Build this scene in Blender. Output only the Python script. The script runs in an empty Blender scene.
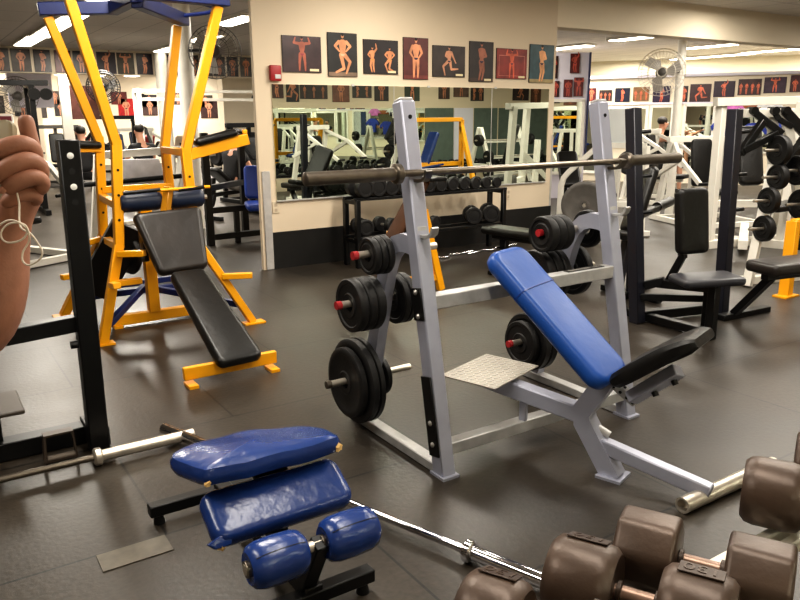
import bpy, bmesh, math, random
from mathutils import Vector, Matrix, Quaternion
random.seed(7)
SC = bpy.context.scene
COL = SC.collection
V = Vector
def rad(d): return math.radians(d)

# ---------------------------------------------------------------- materials
def lin(c):
    return tuple(((v / 255) / 12.92 if v / 255 <= .04045 else ((v / 255 + .055) / 1.055) ** 2.4) for v in c)
MATS = {}
def mat(name, rgb, rough=.5, metal=0., var=.12, scale=8., bump=0., bscale=60., spec=.5, emit=0., coat=0.):
    """procedural principled material: noise-varied colour and roughness, optional noise bump"""
    if name in MATS: return MATS[name]
    m = bpy.data.materials.new(name); m.use_nodes = True
    nt = m.node_tree; n = nt.nodes; L = nt.links; b = n['Principled BSDF']
    c = lin(rgb)
    b.inputs['Roughness'].default_value = rough; b.inputs['Metallic'].default_value = metal
    b.inputs['Specular IOR Level'].default_value = spec
    b.inputs['Coat Weight'].default_value = coat
    if emit:
        b.inputs['Base Color'].default_value = (*c, 1)
        b.inputs['Emission Color'].default_value = (*c, 1); b.inputs['Emission Strength'].default_value = emit
        MATS[name] = m; return m
    tc = n.new('ShaderNodeTexCoord'); no = n.new('ShaderNodeTexNoise')
    no.inputs['Scale'].default_value = scale; no.inputs['Detail'].default_value = 4
    L.new(tc.outputs['Object'], no.inputs['Vector'])
    r = n.new('ShaderNodeValToRGB'); e = r.color_ramp.elements
    e[0].position = .3; e[1].position = .7
    e[0].color = (*[x * (1 - var) for x in c], 1); e[1].color = (*[min(1, x * (1 + var)) for x in c], 1)
    L.new(no.outputs['Fac'], r.inputs['Fac']); L.new(r.outputs['Color'], b.inputs['Base Color'])
    if bump:
        n2 = n.new('ShaderNodeTexNoise'); n2.inputs['Scale'].default_value = bscale; n2.inputs['Detail'].default_value = 3
        L.new(tc.outputs['Object'], n2.inputs['Vector'])
        bp = n.new('ShaderNodeBump'); bp.inputs['Strength'].default_value = bump; bp.inputs['Distance'].default_value = .01
        L.new(n2.outputs['Fac'], bp.inputs['Height']); L.new(bp.outputs['Normal'], b.inputs['Normal'])
    MATS[name] = m; return m

M_SILVER = mat('silver_paint', (158, 160, 174), .38, .3, .06)
M_SILVERLIT = mat('worn_silver', (170, 169, 168), .4, .3, .15, 14)  # lighter copy of the silver: light on top faces put into the colour
M_YELLOW = mat('yellow_paint', (232, 160, 10), .38, 0, .07, 5)
M_BLUEP = mat('blue_paint', (20, 36, 92), .4, 0, .1)
M_BLUE = mat('blue_vinyl', (30, 72, 142), .38, 0, .06, 4, .12, 18, .3)
M_NAVY = mat('dark_blue_vinyl', (27, 52, 108), .26, 0, .14, 7, .45, 14)
M_NAVYROLL = mat('blue_black_vinyl', (26, 36, 58), .4, 0, .15, 8, .1, 30)
M_BLACKP = mat('black_paint', (9, 9, 10), .4, 0, .2, 8, 0, 60, .35)
M_BLACKV = mat('black_vinyl', (16, 15, 14), .36, 0, .2, 9, .2, 22, .4)
M_BROWNV = mat('worn_black_vinyl', (34, 29, 26), .34, 0, .3, 6, .15, 20, .45)
M_IRON = mat('black_iron', (26, 25, 25), .52, .1, .2, 12, .1, 90, .35)
M_GREYPL = mat('grey_iron', (92, 88, 84), .5, .2, .15, 12)
M_STEEL = mat('brushed_steel', (196, 188, 176), .34, .8, .12, 20)
M_CHROME = mat('chrome', (225, 225, 230), .1, 1, .04)
M_DKSTEEL = mat('dark_bar_steel', (112, 104, 94), .33, .85, .2, 16)
M_RED = mat('red_plastic', (158, 36, 42), .4, 0, .1)
M_BROWNDB = mat('bronze_brown_paint', (74, 59, 49), .4, .3, .16, 7, .08, 60)
M_BROWNTX = mat('dark_bronze', (64, 51, 43), .45, .35, .1)
M_PINKST = mat('rusty_handle', (136, 112, 98), .36, .6, .22, 25)
M_CREAM = mat('cream_paint_rusty', (208, 202, 188), .5, 0, .12, 30)
M_WHITEP = mat('white_paint', (226, 222, 212), .4, 0, .05)
M_WALL = mat('wall_paint', (212, 196, 172), .75, 0, .03, 1.2)
M_WALL2 = mat('pale_wall_paint', (226, 214, 192), .75, 0, .03, 1.2)
M_WALLB = mat('bluish_wall_paint', (216, 212, 224), .75, 0, .03, 1.2)
M_BLACKSK = mat('black_rubber_skirting', (16, 15, 14), .5, 0, .2)
M_GUARD = mat('galvanised_steel', (186, 183, 180), .45, .3, .1, 12)
M_FOAM = mat('yellow_foam', (205, 170, 110), .9, 0, .25, 40, .5, 60)
M_WOODP = mat('brown_pad', (66, 40, 22), .6, 0, .2, 8, 0, 60, .15)
M_LIGHT = mat('light_tube_glow', (255, 246, 226), .5, emit=7.)
M_SKIN = mat('skin_brown', (156, 110, 89), .55, 0, .16, 26, .07, 160, .4)
M_NAIL = mat('nail', (186, 134, 112), .35, 0, .05)
M_SKIN2 = mat('skin_light', (196, 146, 120), .5, 0, .08)
M_HAIR = mat('dark_hair', (28, 22, 18), .6, 0, .2, 30)
M_PHONE = mat('phone_case', (176, 166, 142), .45, 0, .05)
M_WCABLE = mat('white_cable', (226, 214, 198), .5, 0, .04)
M_TREAD = mat('tread_base', (160, 154, 144), .4, .6, .1)
M_STUD = mat('bolt_steel', (176, 173, 168), .32, .8, .1)
M_BOARD = mat('poster_edge', (30, 24, 24), .6)
M_CAPT = mat('caption_card', (220, 205, 165), .6)
M_CLOTHB = mat('black_cloth', (22, 21, 23), .85, 0, .15, 20)
M_CLOTHG = mat('grey_cloth', (120, 116, 112), .85, 0, .1, 20)
M_CLOTHW = mat('pale_cloth', (190, 188, 186), .85, 0, .1, 20)
M_GREEN = mat('grey_green_panel', (88, 100, 92), .6, 0, .1)

def mirror_mat(name, rgb, rough=.0):
    m = bpy.data.materials.new(name); m.use_nodes = True
    nt = m.node_tree; b = nt.nodes['Principled BSDF']
    no = nt.nodes.new('ShaderNodeTexNoise'); no.inputs['Scale'].default_value = .8
    r = nt.nodes.new('ShaderNodeValToRGB'); c = lin(rgb)
    r.color_ramp.elements[0].color = (*[x * .96 for x in c], 1); r.color_ramp.elements[1].color = (*c, 1)
    nt.links.new(no.outputs['Fac'], r.inputs['Fac']); nt.links.new(r.outputs['Color'], b.inputs['Base Color'])
    b.inputs['Metallic'].default_value = 1; b.inputs['Roughness'].default_value = rough
    return m
M_MIRROR = mirror_mat('mirror_glass', (226, 234, 222))

# ---------------------------------------------------------------- mesh helpers
class MB:
    """collects shapes; build() links them as ONE mesh object"""
    def __init__(s): s.bm = bmesh.new(); s.mi = 0
    def _new(s, fn):
        n0 = len(s.bm.faces); r = fn(); s.bm.faces.ensure_lookup_table()
        for f in s.bm.faces[n0:]: f.material_index = s.mi
        return r
    def faces(s, vs, fs):
        bv = [s.bm.verts.new(v) for v in vs]
        for f in fs:
            try:
                q = s.bm.faces.new([bv[i] for i in f]); q.material_index = s.mi
            except ValueError: pass
        return bv
    def box(s, c, d, m=None, bev=0., seg=1):
        c = V(c); hx, hy, hz = d[0] / 2, d[1] / 2, d[2] / 2
        p = [V((x * hx, y * hy, z * hz)) for z in (-1, 1) for y in (-1, 1) for x in (-1, 1)]
        if m is not None: p = [m @ q for q in p]
        bv = s.faces([q + c for q in p], [(0, 2, 3, 1), (4, 5, 7, 6), (0, 1, 5, 4), (2, 6, 7, 3), (0, 4, 6, 2), (1, 3, 7, 5)])
        if bev:
            es = {e for v in bv for e in v.link_edges}
            r = bmesh.ops.bevel(s.bm, geom=list(es), offset=bev, segments=seg, affect='EDGES', profile=.5)
            for f in r['faces']: f.material_index = s.mi
        return s
    def bar(s, a, b, w=.05, h=None, up=(0, 0, 1), bev=.004, seg=1):
        """square tube from a to b; w across, h along 'up'"""
        a, b = V(a), V(b); h = w if h is None else h
        d = (b - a); l = d.length; d.normalize(); up = V(up)
        if abs(d.dot(up)) > .97: up = V((0, 1, 0))
        x = d.cross(up).normalized(); u = x.cross(d).normalized()
        m = Matrix((x, d, u)).transposed()
        return s.box((a + b) / 2, (w, l, h), m, min(bev, w / 4, h / 4), seg)
    def cyl(s, a, b, r, r2=None, n=20, caps=True):
        a, b = V(a), V(b); r2 = r if r2 is None else r2
        return s.lathe([(r, 0), (r2, (b - a).length)], a, b - a, n, caps)
    def lathe(s, prof, o, axis, n=24, caps=True):
        o = V(o); d = V(axis).normalized(); t = V((0, 0, 1)) if abs(d.z) < .9 else V((1, 0, 0))
        x = d.cross(t).normalized(); y = d.cross(x)
        vs, fs = [], []
        for r, z in prof:
            for k in range(n):
                an = 2 * math.pi * k / n
                vs.append(o + d * z + (x * math.cos(an) + y * math.sin(an)) * r)
        for i in range(len(prof) - 1):
            for k in range(n):
                k2 = (k + 1) % n
                fs.append((i * n + k, i * n + k2, (i + 1) * n + k2, (i + 1) * n + k))
        if caps:
            fs.append(tuple(range(n - 1, -1, -1))); fs.append(tuple((len(prof) - 1) * n + k for k in range(n)))
        s.faces(vs, fs); return s
    def sweep(s, pts, r, n=10, closed=False):
        pts = [V(p) for p in pts]; N = len(pts); rings = []
        rr = r if isinstance(r, (list, tuple)) else [r] * N
        u = None
        for i, p in enumerate(pts):
            a = pts[(i - 1) % N] if (i or closed) else p; b = pts[(i + 1) % N] if (i < N - 1 or closed) else p
            d = (b - a).normalized()
            if u is None:
                u = d.cross(V((0, 0, 1)) if abs(d.z) < .9 else V((1, 0, 0))).normalized()
            else: u = (u - d * u.dot(d)).normalized()
            w = d.cross(u)
            rings.append([p + (u * math.cos(2 * math.pi * k / n) + w * math.sin(2 * math.pi * k / n)) * rr[i] for k in range(n)])
        s._tube(rings, closed); return s
    def rsweep(s, pts, w, h, side, closed=False):
        """rectangular tube along pts; w along the fixed direction 'side'"""
        pts = [V(p) for p in pts]; side = V(side).normalized(); N = len(pts); rings = []
        for i, p in enumerate(pts):
            a = pts[i - 1] if i else p; b = pts[i + 1] if i < N - 1 else p
            d = (b - a).normalized(); u = side.cross(d).normalized()
            rings.append([p + side * (sx * w / 2) + u * (sy * h / 2) for sx, sy in ((-1, -1), (1, -1), (1, 1), (-1, 1))])
        s._tube(rings, closed); return s
    def _tube(s, rings, closed):
        n = len(rings[0]); vs = [v for r in rings for v in r]; N = len(rings); fs = []
        for i in range(N if closed else N - 1):
            j = (i + 1) % N
            for k in range(n):
                k2 = (k + 1) % n
                fs.append((i * n + k, i * n + k2, j * n + k2, j * n + k))
        if not closed:
            fs.append(tuple(range(n - 1, -1, -1))); fs.append(tuple((N - 1) * n + k for k in range(n)))
        s.faces(vs, fs)
    def prism(s, poly, origin, ux, uy, depth, bev=0., seg=3):
        """extrude a 2D outline; plane axes ux, uy; depth along their normal (centred)"""
        o = V(origin); ux, uy = V(ux).normalized(), V(uy).normalized(); nz = ux.cross(uy)
        n = len(poly)
        vs = [o + ux * p[0] + uy * p[1] + nz * (k * depth / 2) for k in (-1, 1) for p in poly]
        fs = [tuple(range(n - 1, -1, -1)), tuple(range(n, 2 * n))] + [(i, (i + 1) % n, n + (i + 1) % n, n + i) for i in range(n)]
        bv = s.faces(vs, fs)
        if bev:
            es = {e for v in bv for e in v.link_edges}
            r = bmesh.ops.bevel(s.bm, geom=list(es), offset=bev, segments=seg, affect='EDGES', profile=.5)
            for f in r['faces']: f.material_index = s.mi
        return s
    def build(s, name, m, parent=None, smooth=True):
        me = bpy.data.meshes.new(name)
        bmesh.ops.recalc_face_normals(s.bm, faces=s.bm.faces)
        s.bm.to_mesh(me); s.bm.free()
        for x in (m if isinstance(m, (list, tuple)) else [m]): me.materials.append(x)
        if smooth:
            me.shade_smooth() if hasattr(me, 'shade_smooth') else None
            me.set_sharp_from_angle(angle=rad(38))
        o = bpy.data.objects.new(name, me); COL.objects.link(o)
        if parent is not None:
            o.parent = parent; o.matrix_parent_inverse = PINV(parent)
        return o
def WM(o):
    """world matrix without waiting for the depsgraph"""
    m = o.matrix_basis.copy()
    return m if o.parent is None else WM(o.parent) @ o.matrix_parent_inverse @ m
def PINV(o): return WM(o).inverted()
def setp(o, label=None, cat=None, group=None, kind=None):
    for k, v in (('label', label), ('category', cat), ('group', group), ('kind', kind)):
        if v: o[k] = v
    return o
def thing(name, label, cat, loc=(0, 0, 0), rz=0., group=None):
    o = bpy.data.objects.new(name, None); COL.objects.link(o); o.empty_display_size = .1
    o.location = loc; o.rotation_euler = (0, 0, rz)
    return setp(o, label, cat, group)
def struct(o): o['kind'] = 'structure'; return o
KIDS = {}
def kids(o): return [c for c in COL.objects if c.parent is o or c.parent == o]
def dup(root, loc, rz=None, label=None, group=None):
    r = root.copy(); COL.objects.link(r); r.location = loc
    if rz is not None: r.rotation_euler = (0, 0, rz)
    if label: r['label'] = label
    if group: r['group'] = group
    for c in list(root.children):
        k = c.copy(); COL.objects.link(k); k.parent = r
        for g in c.children:
            d = g.copy(); COL.objects.link(d); d.parent = k
    return r
def rrect(w, h, r, n=5):
    """rounded rectangle outline centred on 0"""
    out = []
    for cx, cy, a0 in ((w / 2 - r, h / 2 - r, 0), (-w / 2 + r, h / 2 - r, 90), (-w / 2 + r, -h / 2 + r, 180), (w / 2 - r, -h / 2 + r, 270)):
        for k in range(n + 1):
            a = rad(a0 + 90 * k / n); out.append((cx + r * math.cos(a), cy + r * math.sin(a)))
    return out
def pad_between(mb, a, b, w, t, side, bev=.02, r=.05, w2=None, crown=.004):
    """rounded, slightly domed cushion whose mid plane runs a->b, width w along 'side' (w2 at b), thickness t"""
    a, b = V(a), V(b); d = (b - a); l = d.length; d.normalize()
    side = V(side).normalized(); side = (side - d * side.dot(d)).normalized(); nz = side.cross(d)
    o = (a + b) / 2; bev = min(bev, t / 2 - .0005); h = t / 2; m = min(w, l) / 2
    b2 = bev * 1.15; lay = [(b2 + (m * .92 - b2) * f, -h - crown * c) for f, c in ((.9, 1), (.55, .86), (.25, .5), (0, .06))]
    lay += [(bev * (1 - math.sin(rad(q))), -h + bev * (1 - math.cos(rad(q)))) for q in (0, 30, 60, 90)]
    lay = lay + [(i, -z) for i, z in reversed(lay)]
    rings = []
    for i, z in lay:
        ring = []
        for px, py in rrect(w - 2 * i, l - 2 * i, max(r - i, (m - i) * .15, .001), 6):
            k = 1 if w2 is None else (1 + (w2 / w - 1) * (py / l + .5))
            ring.append(o + side * px * k + d * py + nz * z)
        rings.append(ring)
    mb._tube(rings, False); return mb
def text_obj(txt, name, m, loc, right, up, size, parent, ext=.0006):
    cu = bpy.data.curves.new(name, 'FONT'); cu.body = txt; cu.size = size; cu.extrude = ext
    cu.align_x = 'CENTER'; cu.align_y = 'CENTER'; cu.materials.append(m)
    o = bpy.data.objects.new(name, cu); COL.objects.link(o)
    r, u = V(right).normalized(), V(up).normalized(); n = r.cross(u)
    mw = Matrix((r, u, n)).transposed().to_4x4(); mw.translation = V(loc)
    me = bpy.data.meshes.new_from_object(o.evaluated_get(bpy.context.evaluated_depsgraph_get()))
    bpy.data.objects.remove(o)
    me.transform(mw); q = bpy.data.objects.new(name, me); COL.objects.link(q)
    q.parent = parent; q.matrix_parent_inverse = PINV(parent)
    return q
# ---------------------------------------------------------------- camera
CAMZ = 1.5
cam = bpy.data.cameras.new('camera'); co = bpy.data.objects.new('camera', cam); COL.objects.link(co)
cam.sensor_width = 36; cam.lens = 36 * 737 / 800; cam.clip_end = 120; cam.clip_start = .02
_r = V((0.83553833, -0.54939256, -0.00659639)); _u = V((0.13877099, 0.19940151, 0.97004209)); _f = V((0.53161857, 0.81142273, -0.24284736))
_m = Matrix((_r, _u, -_f)).transposed().to_4x4(); _m.translation = (0, 0, CAMZ)
co.matrix_world = _m; SC.camera = co
SC.view_settings.view_transform = 'Standard'; SC.view_settings.look = 'Medium High Contrast'
SC.view_settings.exposure = 0.0

# ---------------------------------------------------------------- setting
def floor_mat():
    m = bpy.data.materials.new('rubber_floor'); m.use_nodes = True
    nt = m.node_tree; n = nt.nodes; L = nt.links; b = n['Principled BSDF']
    tc = n.new('ShaderNodeTexCoord'); mp = n.new('ShaderNodeMapping'); mp.inputs['Location'].default_value = (-1.83 + 2.44, -1.6 + .92 * 4, 0)
    L.new(tc.outputs['Object'], mp.inputs['Vector'])
    br = n.new('ShaderNodeTexBrick'); br.inputs['Scale'].default_value = 1; br.inputs['Brick Width'].default_value = 1.22
    br.inputs['Row Height'].default_value = .92; br.inputs['Mortar Size'].default_value = .006; br.inputs['Mortar Smooth'].default_value = .3
    br.inputs['Color1'].default_value = (1, 1, 1, 1); br.inputs['Color2'].default_value = (.82, .82, .82, 1); br.inputs['Mortar'].default_value = (.10, .10, .10, 1)
    L.new(mp.outputs['Vector'], br.inputs['Vector'])
    n1 = n.new('ShaderNodeTexNoise'); n1.inputs['Scale'].default_value = 1.3; n1.inputs['Detail'].default_value = 6; n1.inputs['Roughness'].default_value = .62
    L.new(tc.outputs['Object'], n1.inputs['Vector'])
    r1 = n.new('ShaderNodeValToRGB'); e = r1.color_ramp.elements; e[0].position = .32; e[1].position = .72
    e[0].color = (*lin((41, 36, 30)), 1); e[1].color = (*lin((62, 54, 45)), 1)
    L.new(n1.outputs['Fac'], r1.inputs['Fac'])
    n2 = n.new('ShaderNodeTexNoise'); n2.inputs['Scale'].default_value = 45; n2.inputs['Detail'].default_value = 5
    L.new(tc.outputs['Object'], n2.inputs['Vector'])
    r2 = n.new('ShaderNodeValToRGB'); e = r2.color_ramp.elements; e[0].position = .3; e[1].position = .75; e[0].color = (.72, .72, .72, 1); e[1].color = (1.2, 1.2, 1.2, 1)
    L.new(n2.outputs['Fac'], r2.inputs['Fac'])
    def mul(a, c):
        x = n.new('ShaderNodeMix'); x.data_type = 'RGBA'; x.blend_type = 'MULTIPLY'; x.inputs[0].default_value = 1
        L.new(a, x.inputs[6]); L.new(c, x.inputs[7]); return x.outputs[2]
    L.new(mul(mul(r1.outputs['Color'], r2.outputs['Color']), br.outputs['Color']), b.inputs['Base Color'])
    mr = n.new('ShaderNodeMapRange'); mr.inputs['To Min'].default_value = .28; mr.inputs['To Max'].default_value = .52
    L.new(n1.outputs['Fac'], mr.inputs['Value']); L.new(mr.outputs['Result'], b.inputs['Roughness'])
    bp = n.new('ShaderNodeBump'); bp.inputs['Strength'].default_value = .25; bp.inputs['Distance'].default_value = .004
    L.new(n2.outputs['Fac'], bp.inputs['Height']); L.new(bp.outputs['Normal'], b.inputs['Normal'])
    return m
def ceil_mat():
    m = bpy.data.materials.new('ceiling_tiles'); m.use_nodes = True
    nt = m.node_tree; n = nt.nodes; L = nt.links; b = n['Principled BSDF']
    tc = n.new('ShaderNodeTexCoord')
    br = n.new('ShaderNodeTexBrick'); br.offset = 0; br.inputs['Scale'].default_value = 1; br.inputs['Brick Width'].default_value = .61
    br.inputs['Row Height'].default_value = 1.22; br.inputs['Mortar Size'].default_value = .012
    br.inputs['Color1'].default_value = (*lin((214, 208, 200)), 1); br.inputs['Color2'].default_value = (*lin((206, 201, 194)), 1)
    br.inputs['Mortar'].default_value = (*lin((176, 172, 166)), 1)
    L.new(tc.outputs['Object'], br.inputs['Vector']); L.new(br.outputs['Color'], b.inputs['Base Color']); b.inputs['Roughness'].default_value = .85
    return m
def slab(name, lo, hi, m, bev=0.):
    mb = MB(); mb.box([(a + b) / 2 for a, b in zip(lo, hi)], [b - a for a, b in zip(lo, hi)], None, bev)
    return struct(mb.build(name, m, smooth=False))
CZ = 2.96
slab('floor', (-8, -1, -.1), (26, 26, 0), floor_mat())
slab('ceiling', (-8, -1, CZ), (26, 26, CZ + .1), ceil_mat())
slab('wall_back', (-8, -.6, 0), (26, -.45, CZ), M_WALL)
slab('wall_far', (-8, 25.5, 0), (26, 25.7, CZ), M_WALL2)
slab('wall_left', (-8.1, -.6, 0), (-8, 25.7, CZ), M_WALL2)
slab('wall_right', (24, -.6, 0), (24.2, 25.7, CZ), M_WALL2)
slab('wall_front', (2.84, 6.82, 0), (6.76, 6.875, CZ), M_WALL)
slab('baseboard_front', (2.952, 6.808, 0), (6.77, 6.82, .372), M_BLACKSK)
mb = MB(); mb.box((2.905, 6.812, .49), (.085, .016, .98), None, .005)
mb.build('trim_1', M_GUARD); struct(COL.objects['trim_1'])
slab('trim_2', (6.745, 6.812, .0), (6.768, 6.9, 1.25), M_GUARD)
slab('beam', (6.76, 6.82, 2.525), (24, 7.1, CZ), M_WALL2)
slab('beam_left', (-3, 18, 2.43), (8.6, 18.25, CZ), M_WALL2)
slab('wall_partition', (-6, 22.5, 0), (3.2, 22.65, 2.3), M_WALL2)
# half-height mirror wall of the room on the right (runs diagonally)
RD = V((.53526, -.84469, 0)).normalized(); RN = V((-.8505, -.5259, 0)); RP = V((12.832, 12.707, 0))
def onr(s, z, off=0.): return RP + RD * s + RN * off + V((0, 0, z))
RM = Matrix((RD, -RN, V((0, 0, 1)))).transposed()
def rbox(mb, s0, s1, z0, z1, off, t): return mb.box(onr((s0 + s1) / 2, (z0 + z1) / 2, off), (s1 - s0, t, z1 - z0), RM)
mb = MB(); rbox(mb, -3.5, 10, 0, 2.27, -.1, .2); struct(mb.build('wall_diagonal', M_WALL2, smooth=False))
mb = MB(); rbox(mb, -3.5, 10, 2.27, 2.33, -.08, .3); struct(mb.build('trim_3', M_WALLB, smooth=False))
mb = MB(); rbox(mb, -3.5, 10, 1.7, 1.74, .02, .05); struct(mb.build('trim_4', M_WALLB, smooth=False))
for i, (s0, s1, z0, z1) in enumerate(((-1.2, .9, .2, 1.66), (1.06, 1.92, .8, 1.64), (2.0, 2.45, .5, 1.66), (2.7, 3.3, .35, 1.68), (3.4, 4.45, .7, 1.72), (5.0, 7.2, .6, 1.7))):
    mb = MB(); rbox(mb, s0, s1, z0, z1, .012, .02); mb.build('window_%d' % (i + 1), M_MIRROR, smooth=False); w = COL.objects['window_%d' % (i + 1)]; struct(w)  # mirror panels, not panes to look through
    mb = MB()
    for a in (s0, s1): rbox(mb, a - .03, a + .03, z0 - .03, z1 + .03, .025, .05)
    for z in (z0, z1): rbox(mb, s0, s1, z - .03, z + .03, .025, .05)
    mb.build('window_frame', M_WHITEP, w, smooth=False)
mb = MB(); rbox(mb, -6, 12, 0, CZ, -5.0, .2); struct(mb.build('wall_backroom', mat('cream_wall_paint', (232, 226, 204), .75, 0, .03, 1.2), smooth=False))
# bluish pier in front of it
pc = V((9.9, 9.83, 0)); PD = V((.8724, -.4888, 0)).normalized(); PNn = V((-.4888, -.8724, 0)).normalized(); PM = Matrix((PD, -PNn, V((0, 0, 1)))).transposed()
def onp(s, z, off=0.): return pc + PD * s + PNn * off + V((0, 0, z))
mb = MB(); mb.box(onp(.0, 1.28, -.12), (.98, .2, 2.56), PM); struct(mb.build('wall_pier', M_WALLB, smooth=False))
mb = MB(); mb.box(onp(.505, 1.6, -.11), (.03, .24, 1.92), PM); struct(mb.build('trim_5', mat('navy_edge', (50, 56, 92), .5), smooth=False))
mb = MB(); mb.box(onp(.1, 1.1, .0), (.62, .02, 1.25), PM); mb.build('window_9', M_MIRROR, smooth=False); w = struct(COL.objects['window_9'])  # mirror panel on the lower part of the pier
mb = MB()
for sx in (-.22, .42): mb.box(onp(sx, 1.1, .005), (.05, .04, 1.3), PM)
for z in (.46, 1.74): mb.box(onp(.1, z, .005), (.68, .04, .05), PM)
mb.build('window_frame', M_WHITEP, w, smooth=False)
# columns
def column(name, x, y, r, m):
    mb = MB(); mb.cyl((x, y, 0), (x, y, CZ), r, n=28); struct(mb.build(name, m))
column('column', 3.23, 10.05, .105, M_WHITEP)
column('column.001', 9.70, 7.22, .062, M_WHITEP)
column('column.002', 5.1, 17.6, .14, M_WHITEP)
slab('trim_9', (2.62, 15.9, 0), (2.80, 16.0, 2.3), M_WHITEP)
slab('trim_6', (2.3, 21.0, 1.75), (3.3, 21.2, CZ), M_WALLB)
slab('trim_7', (7.4, 20.0, 0), (8.6, 20.4, CZ), M_WALL2)

# mirrors (the mirror on the front wall and the one behind the camera)
slab('window_7', (3.008, 6.806, .687), (6.655, 6.82, 1.80), M_MIRROR)
slab('window_8', (-1, -.45, .33), (9.9, -.436, 1.66), M_MIRROR)
for i, (a, b, m) in enumerate(((9.92, 10.72, M_GREEN), (10.74, 11.3, M_WALLB), (11.34, 12.05, M_GREEN), (12.1, 13.7, M_GREEN))):
    slab('trim_%d' % (10 + i), (a, -.45, .33), (b, -.43, 1.66), m)
mb = MB()
mb.box((4.83, 6.803, .682), (3.66, .02, .012))
for x in (3.9, 4.85, 5.8): mb.box((x, 6.803, 1.803), (.03, .012, .02))
mb.build('window_frame', M_GUARD, COL.objects['window_7'], smooth=False)
mb = MB(); mb.box((5.75, 6.8045, 1.243), (.006, .003, 1.11)); mb.box((4.4, 6.8045, 1.243), (.004, .003, 1.11))
mb.build('window_joint', M_GUARD, COL.objects['window_7'], smooth=False)

# patch of lighter rubber in the floor
slab('trim_8', (.36, 2.40, 0), (.60, 2.515, .004), mat('grey_rubber_patch', (86, 80, 70), .55, 0, .2, 20))

# ---------------------------------------------------------------- ceiling lights
def light_fixture(x, y, label, l=1.22, w=.3, z=CZ, group='ceiling light fixtures'):
    t = thing('ceiling_light', label, 'ceiling light', (x, y, z), 0, group)
    mb = MB(); mb.box((x, y, z - .02), (w + .06, l + .06, .04)); mb.build('housing', M_WHITEP, t, smooth=False)
    mb = MB(); mb.box((x, y, z - .045), (w, l, .015), None, .004); mb.build('diffuser', M_LIGHT, t, smooth=False)
LIGHTS = [
 (2.25, 16.3, 'ceiling strip light over the left hall, farthest before the poster header'), (2.3, 14.3, 'ceiling strip light over the left hall, second before the poster header'),
 (2.3, 12.3, 'ceiling strip light over the left hall, third before the poster header'), (2.3, 10.2, 'ceiling strip light over the left hall, behind the blue crossbeam'),
 (5.05, 16.8, 'ceiling light beside the far end of the white column, farthest of its row'), (4.95, 14.2, 'ceiling light seen between the round fan and the white column'),
 (4.5, 11.4, 'ceiling light at the wall edge above the round caged fan'),
 (12.45, 12.2, 'short ceiling light right beside the big mirror wall edge'), (12.1, 10.0, 'ceiling light nearest below the long white beam'),
 (17.5, 15.4, 'far ceiling light behind the bluish pier'), (15.0, 10.5, 'ceiling light crossing the top of the right white column'),
 (17.7, 12.3, 'long ceiling strip light over the cream back room', ), (17.4, 10.0, 'ceiling strip light at the right end of the cream back room'),
]
for i, a in enumerate(LIGHTS): light_fixture(a[0], a[1], a[2], 2.0 if i in (0, 1, 2, 3) else (2.3 if i >= 11 else 1.25))
for k in range(6):
    light_fixture(2.2 + k * .95, 24.2 - k * .1, 'small far ceiling light under the poster header, %s from the left' % ('first', 'second', 'third', 'fourth', 'fifth', 'sixth')[k], .5, .35, 2.75)
def area(x, y, z, sx, sy, p, col=(1, .93, .82), rot=(0, 0, 0)):
    d = bpy.data.lights.new('area_light', 'AREA'); d.shape = 'RECTANGLE'; d.size = sx; d.size_y = sy; d.energy = p; d.color = col
    o = bpy.data.objects.new('area_light', d); COL.objects.link(o); o.location = (x, y, z); o.rotation_euler = rot
for x, y, p in ((-1, 2.5, 70), (1.4, 1.2, 60), (1.4, 4.2, 90), (4.0, 2.0, 90), (4.0, 4.9, 90), (6.8, 3.2, 100), (9.5, 2.2, 90), (9.5, 5.2, 90),
                (1.2, 10.5, 170), (5, 10.5, 120), (3.5, 15, 260), (8.6, 10.4, 110), (12.1, 9, 160), (12.5, 12.5, 160), (16.8, 11, 220), (5, 21.5, 220), (-2, 13, 120), (0, 21.5, 160), (14, 5.5, 120), (16.6, 13.2, 240), (19.0, 9, 240), (3, 23.8, 200), (8, 23.8, 200)):
    area(x, y, CZ - .07, .4, 2.2, p)
w = bpy.data.worlds.new('world'); SC.world = w; w.use_nodes = True
w.node_tree.nodes['Background'].inputs[0].default_value = (1, .92, .82, 1); w.node_tree.nodes['Background'].inputs[1].default_value = .3
# ---------------------------------------------------------------- weights
def plate_mesh(R, T, m=M_IRON, hub=.028):
    """lathe a weight plate centred on the origin, axis x"""
    mb = MB(); h = T / 2
    pr = [(hub, -h * .85), (hub * 1.9, -h * 1.0), (hub * 2.1, -h * .75), (R * .78, -h * .75), (R * .82, -h), (R * .96, -h), (R, -h * .7), (R, h * .7), (R * .96, h), (R * .8, h),
          (R * .78, h * .75), (hub * 2.1, h * .75), (hub * 1.9, h * .85), (hub, h * .85), (hub, -h * .85)]
    mb.lathe(pr, (0, 0, 0), (1, 0, 0), 36, caps=False)
    o = mb.build('weight_plate', m); return o
def plate(x, y, z, R, T, label, group=None, m=M_IRON):
    o = plate_mesh(R, T, m); o.location = (x, y, z); setp(o, label, 'weight plate', group); return o

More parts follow.
